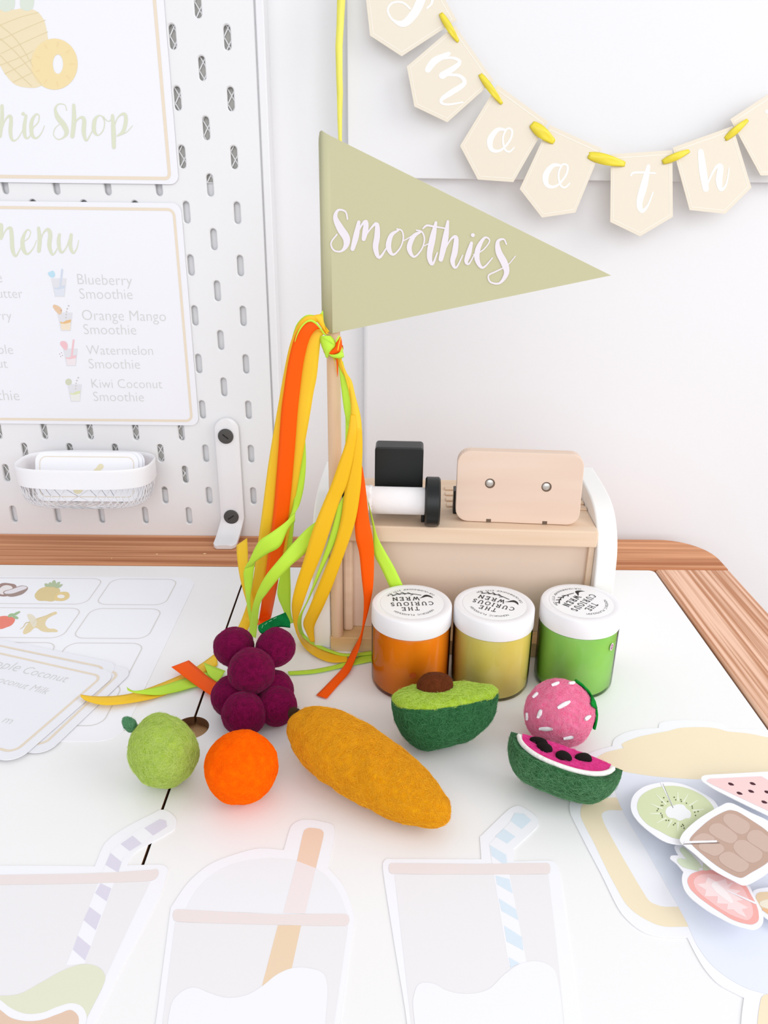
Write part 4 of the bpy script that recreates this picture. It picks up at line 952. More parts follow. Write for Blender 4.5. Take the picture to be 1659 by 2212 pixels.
# grapes
R0 = root('felt_grapes', (80, -262, 0), 'bunch of plum purple felted wool grapes with a green felt leaf', 'felt fruit')
PL = felt('felt_plum', '6e083a', '58062e')
allv, allf = [], []
def at(px, py, z): return H(z)(px, py)
for i, (px_, py_, z, r_) in enumerate(((506, 1397, 35, 12.6), (595, 1398, 36, 12.1), (543, 1449, 30.5, 14.2), (502, 1504, 13.6, 12.9), (590, 1492, 14, 12.6), (527, 1541, 13.2, 13.0), (598, 1524, 12.0, 12.0))):
    o, vs, fs = blob('grape', at(px_, py_, z), ell(r_, r_, r_*0.99), PL, R0, 4, 0.7, i*1.7)
    b = len(allv); allv += vs; allf += [[q+b for q in f] for f in fs]
    fuzz(R0, vs, fs, 900, '98195a', 7, 0.2, 0.05, 0.07)
LF = mat('felt_leaf', '0b6a33', 0.9, 0.05, bump=(500, 0.6), var=(200, '07572a', 0.2))
poly('leaf', [(558, 1352), (566, 1346), (590, 1334), (617, 1322.5, 's'), (627, 1345), (627, 1354, 's'), (604, 1352), (584, 1358), (564, 1366)], H(44, -0.1, 0.55, 95, -245), 0, LF, R0, th=1.4)
brush('stitching', [[(572, 1349, 1), (577, 1345, 1)], [(581, 1343, 1), (587, 1340, 1)], [(591, 1337, 1), (597, 1334, 1)], [(566, 1356, 1), (568, 1350, 1)]], H(44, -0.1, 0.55, 95, -245), 0.15, mat('thread', '7fb58d', 0.8), R0)
# mango / papaya
R0 = root('felt_papaya', (150, -331, 0), 'long mustard yellow felted wool fruit lying across the tabletop, dark brown end', 'felt fruit')
E0, E1 = Vector((119.5, -306.0, 19.6)), Vector((178.0, -353.5, 13.6)); ax = (E1-E0); La = ax.length; ax.normalize(); e2_ = Vector((0, 0, 1)).cross(ax).normalized(); e3_ = ax.cross(e2_)
def mango(v):
    t = (v.x+1)/2; Lh = La/2+15.5; s_ = math.copysign(abs(v.x)**1.0, v.x)
    rad = (19.8*(1-t)+13.4*t+2.4*math.sin(PI*t)); ro = math.sqrt(max(0, 1-v.x*v.x)); ro2 = math.sqrt(max(0, 1-abs(v.x)**3.2))
    k = ro2/ro if ro > 1e-4 else 1
    return ax*(s_*Lh)+e2_*(v.y*rad*k)+e3_*(v.z*rad*k*0.88)
mc = (E0+E1)/2 
o, vs, fs = blob('fruit_body', mc, mango, felt('felt_mustard', 'd68d04', 'e4a210'), R0, 5, 1.3, 5)
dz = min(v.z for v in vs); 
fuzz(R0, vs, fs, 9500, 'f0b02a', 7.0, 0.28, 0.07)
o, vs, fs = blob('stem_end', E0-ax*15.8+Vector((0, 0, 3.5)), lambda v: Vector((v.x*3.2, v.y*3.2, v.z*3.6)), felt('felt_dark', '33241a', '4a3424'), R0, 3, 0.8, 1)
fuzz(R0, vs, fs, 220, '4e3a28', 4, 0.4)
# avocado
R0 = root('felt_avocado', (192, -283, 0), 'felted wool avocado half with light green flesh and a brown stone', 'felt fruit')
ua = Vector((0.985, 0.17, 0.0)).normalized()
tilt = math.radians(-15)
nu = Vector((0.03, -math.sin(tilt), math.cos(tilt))).normalized(); nu = (nu-ua*nu.dot(ua)).normalized(); wa = nu.cross(ua).normalized()
AC = Vector((193.5, -286.5, 29.8))
def avo(upper):
    def f(v):
        t = (v.x+1)/2
        rad = 18.4*(1-t)+10.5*t+1.0*math.sin(PI*t)
        ro = math.sqrt(max(0, 1-v.x*v.x)); ro2 = math.sqrt(max(0, 1-abs(v.x)**3.1)); k = ro2/ro if ro > 1e-4 else 1
        y = v.y*k*rad; z = v.z
        if not upper and z < 0:
            q = math.hypot(v.y, z); pw = 3.2
            k *= q/max(1e-6, (abs(v.y)**pw+abs(z)**pw)**(1/pw)); y = v.y*k*rad*1.02
        if upper: zz = (max(z, 0)*k)*4.6 - (1.5 if z < 0 else 0)
        else: zz = (z*k*(31.5*(1-t)+23*t) if z < 0 else z*k*1.0)
        return ua*(v.x*31)+wa*y*(1.0 if upper else 1.02)+nu*zz
    return f
o, vs, fs = blob('skin', AC, avo(False), felt('felt_forest', '20502c', '2d6338'), R0, 5, 0.8, 4)
lowest = min(v.z for v in vs); print('avocado lowest', lowest)
fuzz(R0, vs, fs, 4200, '4f8a5c', 6.5, 0.3, 0.065)
o, vs, fs = blob('flesh', AC+nu*0.9, avo(True), felt('felt_avoflesh', '8fae22', 'a5c23c'), R0, 5, 0.8, 6)
fuzz(R0, vs, fs, 3000, 'cbe46c', 5.5, 0.3, 0.065, keep=lambda q: (q-AC).dot(nu) > 0.6)
o, vs, fs = blob('stone', AC-ua*5.5+nu*6.8+wa*2.5, lambda v: ua*(v.x*10.4)+wa*(v.y*8.2)+nu*(v.z*7.2), felt('felt_stone', '55250f', '6b331a'), R0, 4, 0.5, 9)
fuzz(R0, vs, fs, 1100, '7c4323', 5, 0.22, 0.06)
# strawberry
R0 = root('felt_strawberry', (260.4, -289.3, 0), 'pink felted wool strawberry ball with white stitched seeds', 'felt fruit')
SC, SR = H(19.6)(1208, 1541), 19.6
o, vs, fs = blob('fruit_body', SC, lambda v: Vector((v.x*19.6, v.y*19.4, v.z*19.6)), felt('felt_pink', 'e8618f', 'ef84a8'), R0, 5, 0.8, 12)
fuzz(R0, vs, fs, 5000, 'f79cbc', 5.5, 0.25, 0.065)
sv = BVHTree.FromPolygons([Vector(v) for v in vs], fs)
def onto(px_, py_, lift=0.0):
    d = ray(px_, py_).normalized(); h = sv.ray_cast(CAM, d)
    if h[0] is None: return None
    return h[0]+h[1]*lift, h[1]
SW = mat('white_wool', 'f6f0f2', 0.9, 0.05, bump=(600, 0.4))
for (x0, y0), (x1, y1) in (((1205, 1530), (1230, 1516)), ((1163, 1550), (1170, 1533)), ((1153, 1507), (1163, 1497)), ((1166, 1574), (1194, 1574)), ((1217, 1594), (1238, 1591)), ((1140, 1540), (1140, 1555)), ((1252, 1490), (1264, 1489)), ((1262, 1555), (1273, 1547)), ((1192, 1482), (1207, 1476)), ((1276, 1580), (1268, 1590)), ((1228, 1478), (1240, 1476))):
    a, b_ = onto(x0, y0), onto(x1, y1)
    if a is None or b_ is None: continue
    pts = []
    for t in np.linspace(0, 1, 5):
        h = onto(x0+(x1-x0)*t, y0+(y1-y0)*t, 0.5)
        if h: pts.append((h[0], h[1], t))
    vs_, fs_ = [], []
    for i, (q, nn, t) in enumerate(pts):
        dd = (pts[min(i+1, len(pts)-1)][0]-pts[max(i-1, 0)][0]).normalized(); sd = dd.cross(nn).normalized(); wv = 1.35*math.sin(PI*(0.12+0.76*t))**0.6
        for j in range(6):
            a_ = 2*PI*j/6; vs_.append(q+sd*(wv*math.cos(a_))+nn*(0.8*math.sin(a_)))
    for i in range(len(pts)-1):
        for j in range(6): fs_.append([i*6+j, i*6+(j+1) % 6, i*6+6+(j+1) % 6, i*6+6+j])
    fs_ += [list(range(6)), [len(vs_)-1-j for j in range(6)]]
    obj('seed', vs_, fs_, SW, R0, smooth=True)
# leaves of the strawberry: felt star on its right and rear
sl = Vector((0.93, 0.30, 0.20)).normalized(); a1 = sl.orthogonal().normalized(); a2 = sl.cross(a1)
GL = mat('felt_bright_green', '1d9a3a', 0.9, 0.05, bump=(500, 0.5), var=(220, '0f7f2c', 0.2))
for i in range(5):
    ang = 2*PI*i/5+0.5; dirv = a1*math.cos(ang)+a2*math.sin(ang); sd = sl.cross(dirv); vs_, fs_ = [], []
    for j in range(7):
        t = j/6; th_ = 0.08+0.72*t; wv = 4.4*math.sin(PI*(0.10+0.88*t))**0.8*(1-0.25*t)
        for u in (-1, 0, 1):
            q = (sl*math.cos(th_)+dirv*math.sin(th_)).normalized()*(SR+0.7+(0.5 if u == 0 else 0)); vs_.append(SC+q+sd*wv*u)
        if j:
            for u in (0, 1): fs_.append([3*j-3+u, 3*j-2+u, 3*j+1+u, 3*j+u])
    o = obj('leaf', vs_, fs_, GL, R0, smooth=True); o.modifiers.new('s', 'SOLIDIFY').thickness = 1.2*MM
# watermelon slice
R0 = root('felt_watermelon', (254, -328, 0), 'felted wool watermelon slice with dark green rind and black seeds', 'felt fruit')
MU = Vector((0.91, -0.38, -0.10)).normalized(); MC = Vector((255.5, -322.5, 21.7))
e1 = Vector((-0.36, -0.90, 0.26)); e1 = (e1-MU*e1.dot(MU)).normalized(); e2m = MU.cross(e1).normalized(); e2m = -e2m if e2m.z > 0 else e2m
def lune(r0_, r1_, L_, ph0, ph1, ns=40, npp=18, rnd=0.5, lift=0.0):
    """solid between two half-plane faces that meet at the axis"""
    vs, fs = [], []
    for i in range(ns+1):
        s_ = -1+2*i/ns; rr = max(0.0, 1-abs(s_)**2.2)**rnd
        for j in range(npp+1):
            ph = math.radians(ph0+(ph1-ph0)*j/npp); vs.append(MC+MU*(s_*L_)+(e1*math.cos(ph)+e2m*math.sin(ph))*(r0_+(r1_-r0_)*rr))
    return vs, fs
NS, NP = 48, 20
def rindmesh():
    # thick crescent skin: section is a rounded wedge swept along the axis
    vs, fs = [], []
    for i in range(NS+1):
        s_ = math.sin(PI/2*(-1+2*i/NS)); rr = max(0.0, 1-abs(s_)**3.6)**0.5; r_ = 25.0*rr
        for j in range(NP+1):
            ph = math.radians(0+92*j/NP)
            bulge = 1+0.07*math.sin(PI*j/NP); vs.append(MC+MU*(s_*(28.6+1.6*math.sin(PI*j/NP)))+(e1*math.cos(ph)+e2m*math.sin(ph)*0.86)*(r_*bulge))
        vs.append(MC+MU*(s_*28.6))
    k = NP+2
    for i in range(NS):
        for j in range(k): fs.append([i*k+j, (i+1)*k+j, (i+1)*k+(j+1) % k, i*k+(j+1) % k])
    for v in vs:
        n_ = noise.noise(v*0.13)*0.7; v += Vector((0, 0, 1))*n_
    return vs, fs
vs, fs = rindmesh()
low_ = min(v.z for v in vs); print('melon lowest', low_)
o = obj('rind', vs, fs, felt('felt_melon_green', '27532f', '356a40'), R0); smoothobj(o, 60)
fn_ = (MU.cross(e1)); fn_ = fn_ if fn_.z > 0 else -fn_
fuzz(R0, vs, fs, 4200, '66996c', 6.5, 0.3, 0.065, keep=lambda q: (q-MC).dot(fn_) < -0.4)
def faceplate(rad, Lx, off, dome, name, m, parent=R0, back=0):
    vs, fs = [], []; rows = 8
    for i in range(NS+1):
        s_ = -1+2*i/NS; r_ = rad*max(0.0, 1-abs(s_)**2.3)**0.5
        for j in range(rows+1):
            u = j/rows; vs.append(MC+MU*(s_*Lx)+e1*(r_*u-back*(1-u))+fn_*(off+dome*math.sin(PI*min(1, 0.5+u*0.5))*(1-s_*s_)))
    k = rows+1
    for i in range(NS):
        for j in range(rows): fs.append([i*k+j, i*k+j+1, (i+1)*k+j+1, (i+1)*k+j])
    for f in range(len(fs)):
        q = fs[f]; a = (vs[q[1]]-vs[q[0]]).cross(vs[q[3]]-vs[q[0]])
        if a.dot(fn_) < 0: fs[f] = q[::-1]
    return obj(name, vs, fs, m, parent, smooth=True), vs, fs
faceplate(23.6, 26.4, 0.5, 0.2, 'pith', mat('white_wool_rough', 'f3efe9', 0.95, 0.05, bump=(500, 0.6)))
g = ([], [])
pp = [MC+MU*(s_*25.6)+e1*(22.6*max(0.0, 1-abs(s_)**2.3)**0.5)+fn_*0.9 for s_ in np.linspace(-0.985, 0.985, 40)]
tube('', pp, 1.35, None, None, 8, False, g); obj('pith_cord', g[0], g[1], mat('white_wool_rough', 'f3efe9'), R0, smooth=True)
o, vs, fs = faceplate(21.2, 24.0, 0.9, 1.2, 'flesh', felt('felt_magenta', 'e01f86', 'ee4da2'))
fuzz(R0, vs, fs, 1700, 'f252a4', 4.5, 0.25, 0.06, outward=False)
fm = H(MC.z+0.6, -fn_.x/fn_.z, -fn_.y/fn_.z, MC.x, MC.y)
for sx_, sy_, a_, b_, rt_ in ((1167, 1606, 3.4, 1.8, 0.0), (1178, 1619, 3.0, 2.4, 0.4), (1217, 1637, 2.9, 2.9, 1.3), (1262, 1640, 3.3, 2.3, -0.7)):
    q = fm(sx_, sy_, 0.9)
    ea = MU*math.cos(rt_)+e1*math.sin(rt_); eb = -MU*math.sin(rt_)+e1*math.cos(rt_)
    blob('seed', q+fn_*0.6, lambda v: ea*(v.x*a_*1.5*(1-0.2*v.x))+eb*(v.y*b_*1.5)+fn_*(v.z*2.6), mat('felt_black', '17110f', 0.8, 0.15, bump=(500, 0.5)), R0, 3, 0.3, sx_)

# ---------------------------------------------------------------- papers on the table, back to front
TH = 0.35
h0 = H(0.0)
def world_sheet(name, label, cat, x0, x1, y0, y1, r, z, th, material, rot=0, group=None):
    c = Vector(((x0+x1)/2, (y0+y1)/2, 0)); R0 = root(name, (c.x, c.y, 0), label, cat, group); ca, sa = math.cos(rot), math.sin(rot)
    f = lambda x, y, dz=0: Vector((c.x+(x-c.x)*ca-(y-c.y)*sa, c.y+(x-c.x)*sa+(y-c.y)*ca, z+dz))
    sheet('card', [f(x, y) for x, y in rrect(x0, x1, y0, y1, r, 8)], (0, 0, 1), th, material, R0)
    return R0, f
def wborder(R0, f, x0, x1, y0, y1, r, wd, material, dz=0.06):
    v, fc = ring2([f(x, y, dz) for x, y in rrect(x0, x1, y0, y1, r, 8)], [f(x, y, dz) for x, y in rrect(x0+wd, x1-wd, y0+wd, y1-wd, max(r-wd, .4), 8)]); return obj('border_line', v, fc, material, R0)
SH, f = world_sheet('matching_mat', 'large white printed mat with outlined boxes and small fruit pictures by the back rail', 'play mat', -291, 4.6, -291.3, -84, 14, 0.4, 0.35, PAPERW)
GL_ = mat('grey_outline_print', 'dedad6', 0.8, 0.1)
for row in range(4):
    yt = -87.0-row*49.0
    wborder(SH, f, -64.5, -10.0, yt-43.6, yt, 9, 0.9, GL_); wborder(SH, f, -270, -71.0, yt-43.6, yt, 9, 0.9, GL_)
hs = H(0.4)
r3 = 0.33755
def t3(p_): return xf(p_, r3, 0, 1200)
def PR(c): return mat('print_'+c, c, 0.8, 0.1)
poly('pineapple_print', t3([(222, 262), (240, 225), (290, 200), (345, 200), (382, 215), (385, 235), (370, 275), (340, 292), (290, 290), (240, 285)]), hs, 0.06, PR('e2cf9c'), SH)
poly('pineapple_print', t3([(345, 272), (360, 248), (400, 232), (440, 240), (445, 262), (420, 285), (375, 290), (350, 285)]), hs, 0.10, PR('e9d299'), SH)
poly('pineapple_print', t3(disc_px(390, 262, 24, 12, 14)), hs, 0.14, PR('f6f3ee'), SH)
multi('pineapple_leaf_print', [t3(q) for q in ([(300, 202), (285, 180), (310, 188)], [(312, 202), (320, 170), (335, 190)], [(330, 200), (350, 156), (352, 195)], [(345, 202), (385, 168), (372, 195)], [(352, 206), (403, 185), (378, 206)])], hs, 0.12, PR('b9c8a4'), SH, 3)
poly('coconut_print', t3([(-30, 215), (0, 182), (60, 178), (105, 195), (100, 225), (60, 255), (20, 262), (-20, 250)]), hs, 0.06, PR('a98f88'), SH)
poly('coconut_print', t3([(-10, 235), (10, 200), (50, 190), (80, 205), (50, 235), (20, 250)]), hs, 0.10, PR('efe9e8'), SH)
poly('coconut_print', t3([(20, 240), (70, 215), (150, 192), (178, 205), (160, 235), (110, 258), (50, 260)]), hs, 0.12, PR('a8948c'), SH)
poly('coconut_print', t3([(28, 240), (80, 215), (150, 195), (172, 203), (120, 230), (60, 245)]), hs, 0.15, PR('ebe6ea'), SH)
poly('strawberry_print', t3([(-20, 400), (10, 388), (60, 390), (95, 405), (80, 440), (40, 460), (0, 470), (-30, 450)]), hs, 0.06, PR('ee8c7c'), SH)
multi('strawberry_leaf_print', [t3(q) for q in ([(50, 390), (65, 372), (95, 378), (80, 390)], [(85, 382), (105, 362), (130, 360), (118, 372)], [(80, 392), (110, 390), (118, 402), (95, 404)])], hs, 0.10, PR('a9c49a'), SH, 4)
poly('banana_print', t3([(150, 500), (160, 460), (190, 425), (240, 400), (290, 385), (335, 365), (360, 360), (365, 370), (330, 388), (300, 410), (290, 440), (310, 465), (350, 470), (370, 482), (330, 490), (270, 485), (225, 462), (190, 490)]), hs, 0.06, PR('ead9ae'), SH)
poly('banana_print', t3([(175, 378), (195, 374), (225, 395), (235, 430), (220, 460), (195, 430), (180, 400)]), hs, 0.10, PR('ece4cf'), SH)
brush('banana_print', [[(190, 425, 6), (165, 432, 6), (150, 455, 5), (130, 470, 3)], [(210, 440, 2), (240, 405, 2), (330, 372, 2)]], hs, 0.12, PR('dccfa8'), SH, r3, 0, 1200)
brush('lettering', [[(165, 606, 5), (180, 601, 6), (190, 605, 4), (198, 602, 4)]], hs, 0.1, PR('8b8f8c'), SH, r3, 0, 1200)

# recipe cards, top card drawn last; edges from the photo, turned a little
def recipe(corner, ang, z, label, Lx=150, Ly=90, front=False):
    """corner: right rear corner on the table, ang: direction of the right edge"""
    c = Vector(corner); ey = Vector((math.cos(ang), math.sin(ang))); ex = Vector((-ey.y, ey.x)) ; ex = -ex if ex.x > 0 else ex
    R0 = root('recipe_card', (c.x+ex.x*60+ey.x*45, c.y+ex.y*60+ey.y*45, 0), label, 'card', 'recipe cards on the printed mat')
    g_ = lambda u, v, dz=0: Vector((c.x+ex.x*u+ey.x*v, c.y+ex.y*u+ey.y*v, z+dz))
    P3 = [g_(u, v) for u, v in rrect(0, Lx, 0, Ly, 10, 8)]
    a = sum(((P3[i]-P3[0]).cross(P3[(i+1) % len(P3)]-P3[0]) for i in range(len(P3))), Vector())
    if a.z < 0: P3 = P3[::-1]
    sheet('card', P3, (0, 0, 1), 0.35, PAPER, R0)
    wborder(R0, g_, 6, Lx-6, 6, Ly-6, 7, 1.9, CREAM)
    return R0, g_
recipe((-7.5, -219.0), math.radians(-106.5), 1.4, 'lowest recipe card of the fan on the printed mat, its border showing at right')
recipe((-18.5, -213.5), math.radians(-107.5), 1.8, 'middle recipe card of the fan on the printed mat', Ly=88)
RC, g_ = recipe((-17.0, -224.5), math.radians(-108.5), 2.3, 'top recipe card of the fan, reading Coconut Milk', Ly=93)
hc = H(2.3)
text('lettering', 'Coconut', (44.8, 1453), (139, 1474), hc, 0.08, GREYPRINT, RC, 1.15)
text('lettering', 'pple', (-16, 1440), (35, 1450.5), hc, 0.08, GREYPRINT, RC, 1.15)
text('lettering', 'oconut Milk', (-8, 1473), (98, 1500), hc, 0.08, GREYPRINT, RC, 1.15)
text('lettering', 'm', (3, 1560), (20, 1564), hc, 0.08, GREYPRINT, RC, 1.0)

def cutout(name, label, pts, m, th, cat='paper cutout', group=None, material=None, n=5):
    c = sum((m(q[0], q[1]) for q in pts), Vector())/len(pts)
    R0 = root(name, (c.x, c.y, c.z-th), label, cat, group)
    poly('card', pts, m, 0, material or PAPERW, R0, th=th, n=n); return R0
kA = 0.36166
tA = lambda p_: xf(p_, kA, 0, 1720)
hm = H(0.45)
GCUP = mat('print_cup_grey', 'f0eeef', 0.8, 0.1); RIM = mat('print_rim', 'efe4e1', 0.8, 0.1); MILK = mat('print_milk', 'f6f6fa', 0.8, 0.1)
C1 = cutout('cup_cutout', 'paper smoothie cup cutout with a lavender striped straw and green layer', tA([(-420, 430), (0, 415), (300, 415), (566, 418, 's'), (628, 280), (900, 110), (970, 80), (1012, 95), (1055, 150), (1048, 188), (1000, 225), (800, 345), (758, 412, 's'), (975, 412), (1000, 430), (995, 470), (960, 580), (700, 1080), (440, 1620, 's'), (-500, 1640, 's'), (-470, 900)]), hm, TH, group='paper smoothie cup cutouts')
poly('print_cup', tA([(-400, 520, 's'), (0, 525), (500, 518), (905, 495, 's'), (640, 1060), (400, 1600, 's'), (-440, 1620, 's')]), hm, 0.05, GCUP, C1)
poly('straw_print', tA([(660, 330, 's'), (785, 225, 's'), (960, 125, 's'), (1005, 170, 's'), (845, 285, 's'), (735, 370, 's'), (505, 1000, 's'), (395, 1010, 's')]), hm, 0.08, PAPERW, C1, n=1)
multi('straw_stripe', [tA(q) for q in ([(660, 338), (726, 392), (705, 455), (630, 410)], [(600, 520), (665, 550), (637, 628), (568, 578)], [(535, 660), (604, 712), (572, 800), (500, 740)], [(465, 833), (541, 897), (508, 980), (435, 915)], [(792, 235), (846, 282), (775, 328), (720, 285)], [(862, 190), (955, 135), (990, 145), (998, 180), (915, 234)])], hm, 0.11, PR('e1dcea'), C1, 1)
poly('rim_print', tA([(-400, 480, 's'), (0, 470), (500, 461), (720, 452), (900, 440), (942, 440), (940, 480), (915, 500), (720, 514), (500, 521), (0, 529), (-400, 535, 's')]), hm, 0.13, RIM, C1)
poly('smoothie_print', tA([(-200, 1180), (0, 1192), (100, 1185), (250, 1110), (400, 1030), (500, 1003), (560, 1010), (610, 1040), (628, 1080), (615, 1130), (520, 1318, 's'), (400, 1500, 's'), (-200, 1500, 's')]), hm, 0.14, PR('e6e7cf'), C1)
poly('smoothie_print', tA([(-200, 1100), (0, 1215), (60, 1262), (150, 1298), (250, 1293), (350, 1255), (430, 1236), (480, 1250), (515, 1300), (500, 1400), (440, 1600, 's'), (-200, 1600, 's')]), hm, 0.17, PAPERW, C1)
poly('smoothie_print', tA([(-200, 1190), (0, 1275), (60, 1320), (150, 1342), (250, 1335), (350, 1300), (430, 1278), (465, 1310), (470, 1370), (400, 1560, 's'), (-200, 1560, 's')]), hm, 0.20, PR('e7cab4'), C1)
C2 = cutout('cup_cutout', 'paper smoothie cup cutout with a domed lid and plain tan straw', [(322, 2290, 's'), (336, 2212), (352, 2090), (369, 1960, 's'), (409, 1904), (452, 1868), (506, 1846), (558, 1833), (613, 1836, 's'), (632, 1781), (648, 1772), (697, 1775), (720, 1784), (723, 1800), (708, 1874, 's'), (741, 1913), (760, 1961), (765, 1982), (751, 2086), (734, 2212), (722, 2290, 's')], hm, TH, group='paper smoothie cup cutouts')
poly('print_cup', [(378, 1992, 's'), (752, 2000, 's'), (738, 2100), (712, 2280, 's'), (342, 2280, 's')], hm, 0.05, GCUP, C2)
poly('lid_print', [(398, 1968, 's'), (430, 1915), (480, 1876), (540, 1858), (600, 1854), (650, 1861), (700, 1888), (735, 1933), (750, 1976, 's')], hm, 0.05, mat('print_lid', 'f2f2f5', 0.8, 0.1), C2)
kB = 0.48222; tB = lambda p_: xf(p_, kB, 500, 1720)
poly('straw_print', tB([(293, 290, 's'), (328, 150), (345, 142), (403, 150), (413, 162), (378, 322, 's')]), hm, 0.09, PR('f2d3bc'), C2)
poly('straw_print', tB([(293, 290, 's'), (378, 322, 's'), (330, 525, 's'), (232, 522, 's')]), hm, 0.09, PR('f3e8e7'), C2, n=1)
poly('straw_print', tB([(208, 578, 's'), (312, 578, 's'), (266, 790, 's'), (135, 856, 's')]), hm, 0.09, PR('efd6b8'), C2, n=1)
poly('rim_print', [(376, 1967), (385, 1964), (600, 1975), (745, 1974), (753, 1978), (752, 1997), (745, 2000), (600, 1998), (385, 1991), (376, 1988)], hm, 0.12, RIM, C2, n=2)
poly('smoothie_print', [(352, 2290, 's'), (374, 2160), (395, 2140), (420, 2133), (450, 2144), (490, 2155), (530, 2150), (565, 2131), (600, 2104), (628, 2092), (665, 2091), (700, 2105), (707, 2130), (695, 2290, 's')], hm, 0.14, MILK, C2)
C3 = cutout('cup_cutout', 'paper smoothie cup cutout with a blue and white striped bent straw', tB([(800, 1180, 's'), (787, 1020), (720, 600), (678, 300), (692, 282), (720, 281), (1119, 282, 's'), (1113, 182, 's'), (1255, 50), (1285, 42), (1370, 98), (1376, 125), (1265, 235, 's'), (1265, 292, 's'), (1445, 293), (1462, 315), (1500, 560), (1560, 1020), (1580, 1180, 's')]), hm, TH, group='paper smoothie cup cutouts')
poly('print_cup', tB([(730, 350, 's'), (1420, 350, 's'), (1460, 700), (1505, 1150, 's'), (820, 1150, 's')]), hm, 0.05, GCUP, C3)
poly('straw_print', tB([(1155, 215, 's'), (1220, 145, 's'), (1290, 70, 's'), (1345, 108, 's'), (1230, 235, 's'), (1245, 350, 's'), (1322, 745, 's'), (1243, 760, 's'), (1175, 350, 's')]), hm, 0.08, PAPERW, C3, n=1)
multi('straw_stripe', [tB(q) for q in ([(1270, 75), (1310, 78), (1343, 108), (1300, 148), (1250, 110)], [(1220, 145), (1272, 180), (1235, 213), (1182, 180)], [(1157, 218), (1230, 262), (1236, 305), (1215, 302), (1165, 265)], [(1183, 355), (1245, 372), (1260, 435), (1190, 395)], [(1197, 457), (1275, 507), (1285, 555), (1210, 513)], [(1222, 580), (1300, 630), (1308, 690), (1233, 650)], [(1243, 722), (1290, 748), (1250, 768)])], hm, 0.11, PR('dfecf6'), C3, 1)
poly('rim_print', tB([(708, 305), (716, 300), (1100, 303), (1415, 299), (1425, 306), (1426, 342), (1415, 348), (1100, 350), (720, 347), (708, 340)]), hm, 0.13, RIM, C3, n=2)
poly('smoothie_print', tB([(838, 1150, 's'), (815, 900), (840, 842), (900, 838), (960, 868), (1060, 885), (1150, 865), (1220, 800), (1290, 752), (1380, 740), (1445, 775), (1465, 840), (1500, 1150, 's')]), hm, 0.14, MILK, C3)

# pitcher
kP = 0.32195; tP = lambda p_: xf(p_, kP, 1150, 1500)
PT = cutout('pitcher_cutout', 'large paper pitcher cutout with a tan lid, tan handle and pale blue body', tP([(250, 740), (252, 785), (330, 950), (460, 1200), (600, 1470), (680, 1550), (760, 1600), (850, 1625), (1040, 1631, 's'), (1100, 1750), (1170, 1860), (1240, 1935), (1420, 2035, 's'), (1405, 2150), (1395, 2400, 's'), (3200, 2400, 's'), (3300, 1800, 's'), (2900, 1000, 's'), (2500, 520, 's'), (2350, 380), (2000, 330), (1800, 268), (1581, 240), (1300, 226), (1280, 200), (1150, 178), (1000, 173), (880, 184), (852, 198), (848, 225, 's'), (700, 238), (600, 268), (545, 308), (535, 348, 's'), (450, 370), (380, 398), (330, 450), (300, 520), (270, 640)]), hm, TH)
TAN = PR('f6e7c8'); BLU = PR('eaeef8')
poly('handle_print', tP([(560, 690, 's'), (400, 708), (335, 740), (322, 800), (420, 1010), (560, 1290), (640, 1420), (760, 1510), (860, 1552), (1060, 1558, 's'), (1100, 1420, 's'), (860, 1420), (790, 1390), (740, 1320), (475, 850), (468, 800), (500, 780), (640, 779, 's')]), hm, 0.05, TAN, PT)
poly('body_print', tP([(520, 480, 's'), (570, 700), (800, 1105), (1040, 1540), (1110, 1690), (1200, 1810), (1310, 1900), (1450, 1975), (1600, 2015), (2600, 2015, 's'), (2700, 1400, 's'), (2250, 500, 's')]), hm, 0.08, BLU, PT)
poly('lid_print', tP([(418, 455), (470, 400), (560, 372), (612, 360, 's'), (600, 338), (680, 296), (800, 266), (915, 245, 's'), (975, 228), (1080, 220), (1230, 227), (1310, 248, 's'), (1450, 262), (1600, 292), (1900, 340), (2250, 420, 's'), (2250, 480, 's'), (1800, 520), (1581, 527), (1400, 545), (1150, 569), (960, 562), (780, 545), (600, 515), (480, 490)]), hm, 0.11, TAN, PT)
poly('base_print', tP([(1500, 2400, 's'), (1510, 2212), (1525, 2090), (1545, 2025), (1620, 2005), (2500, 2005, 's'), (2500, 2400, 's')]), hm, 0.12, TAN, PT)

# small fruit cutouts, propped on one another
k7 = 0.16726; t7 = lambda p_: xf(p_, k7, 1440, 1650)
cK = H(0)(1455, 1757)
hk = H(6.2, -0.10, -0.08, cK.x, cK.y)
KW = cutout('kiwi_cutout', 'round paper kiwi slice cutout with a thin slit, on the pitcher cutout', tP([(660, 742), (672, 690), (730, 630), (820, 598), (900, 588), (1000, 600), (1120, 650), (1240, 740), (1260, 850), (1160, 950), (1060, 1000), (985, 1006), (900, 990), (800, 930), (700, 840), (668, 790)]), hk, TH, group='small fruit cutouts on the pitcher')
poly('kiwi_print', tP([(703, 745), (722, 690), (790, 640), (870, 617), (960, 614), (1080, 645), (1180, 710), (1218, 765), (1180, 900), (1060, 962), (960, 966), (860, 920), (760, 860), (715, 800)]), hk, 0.08, PR('d7e0b6'), KW)
poly('kiwi_print', tP([(893, 785), (915, 752), (945, 748), (960, 740), (1015, 742), (1035, 765), (1062, 790), (1055, 830), (1030, 832), (985, 848), (955, 832), (915, 825)]), hk, 0.12, PR('f3f4f4'), KW)
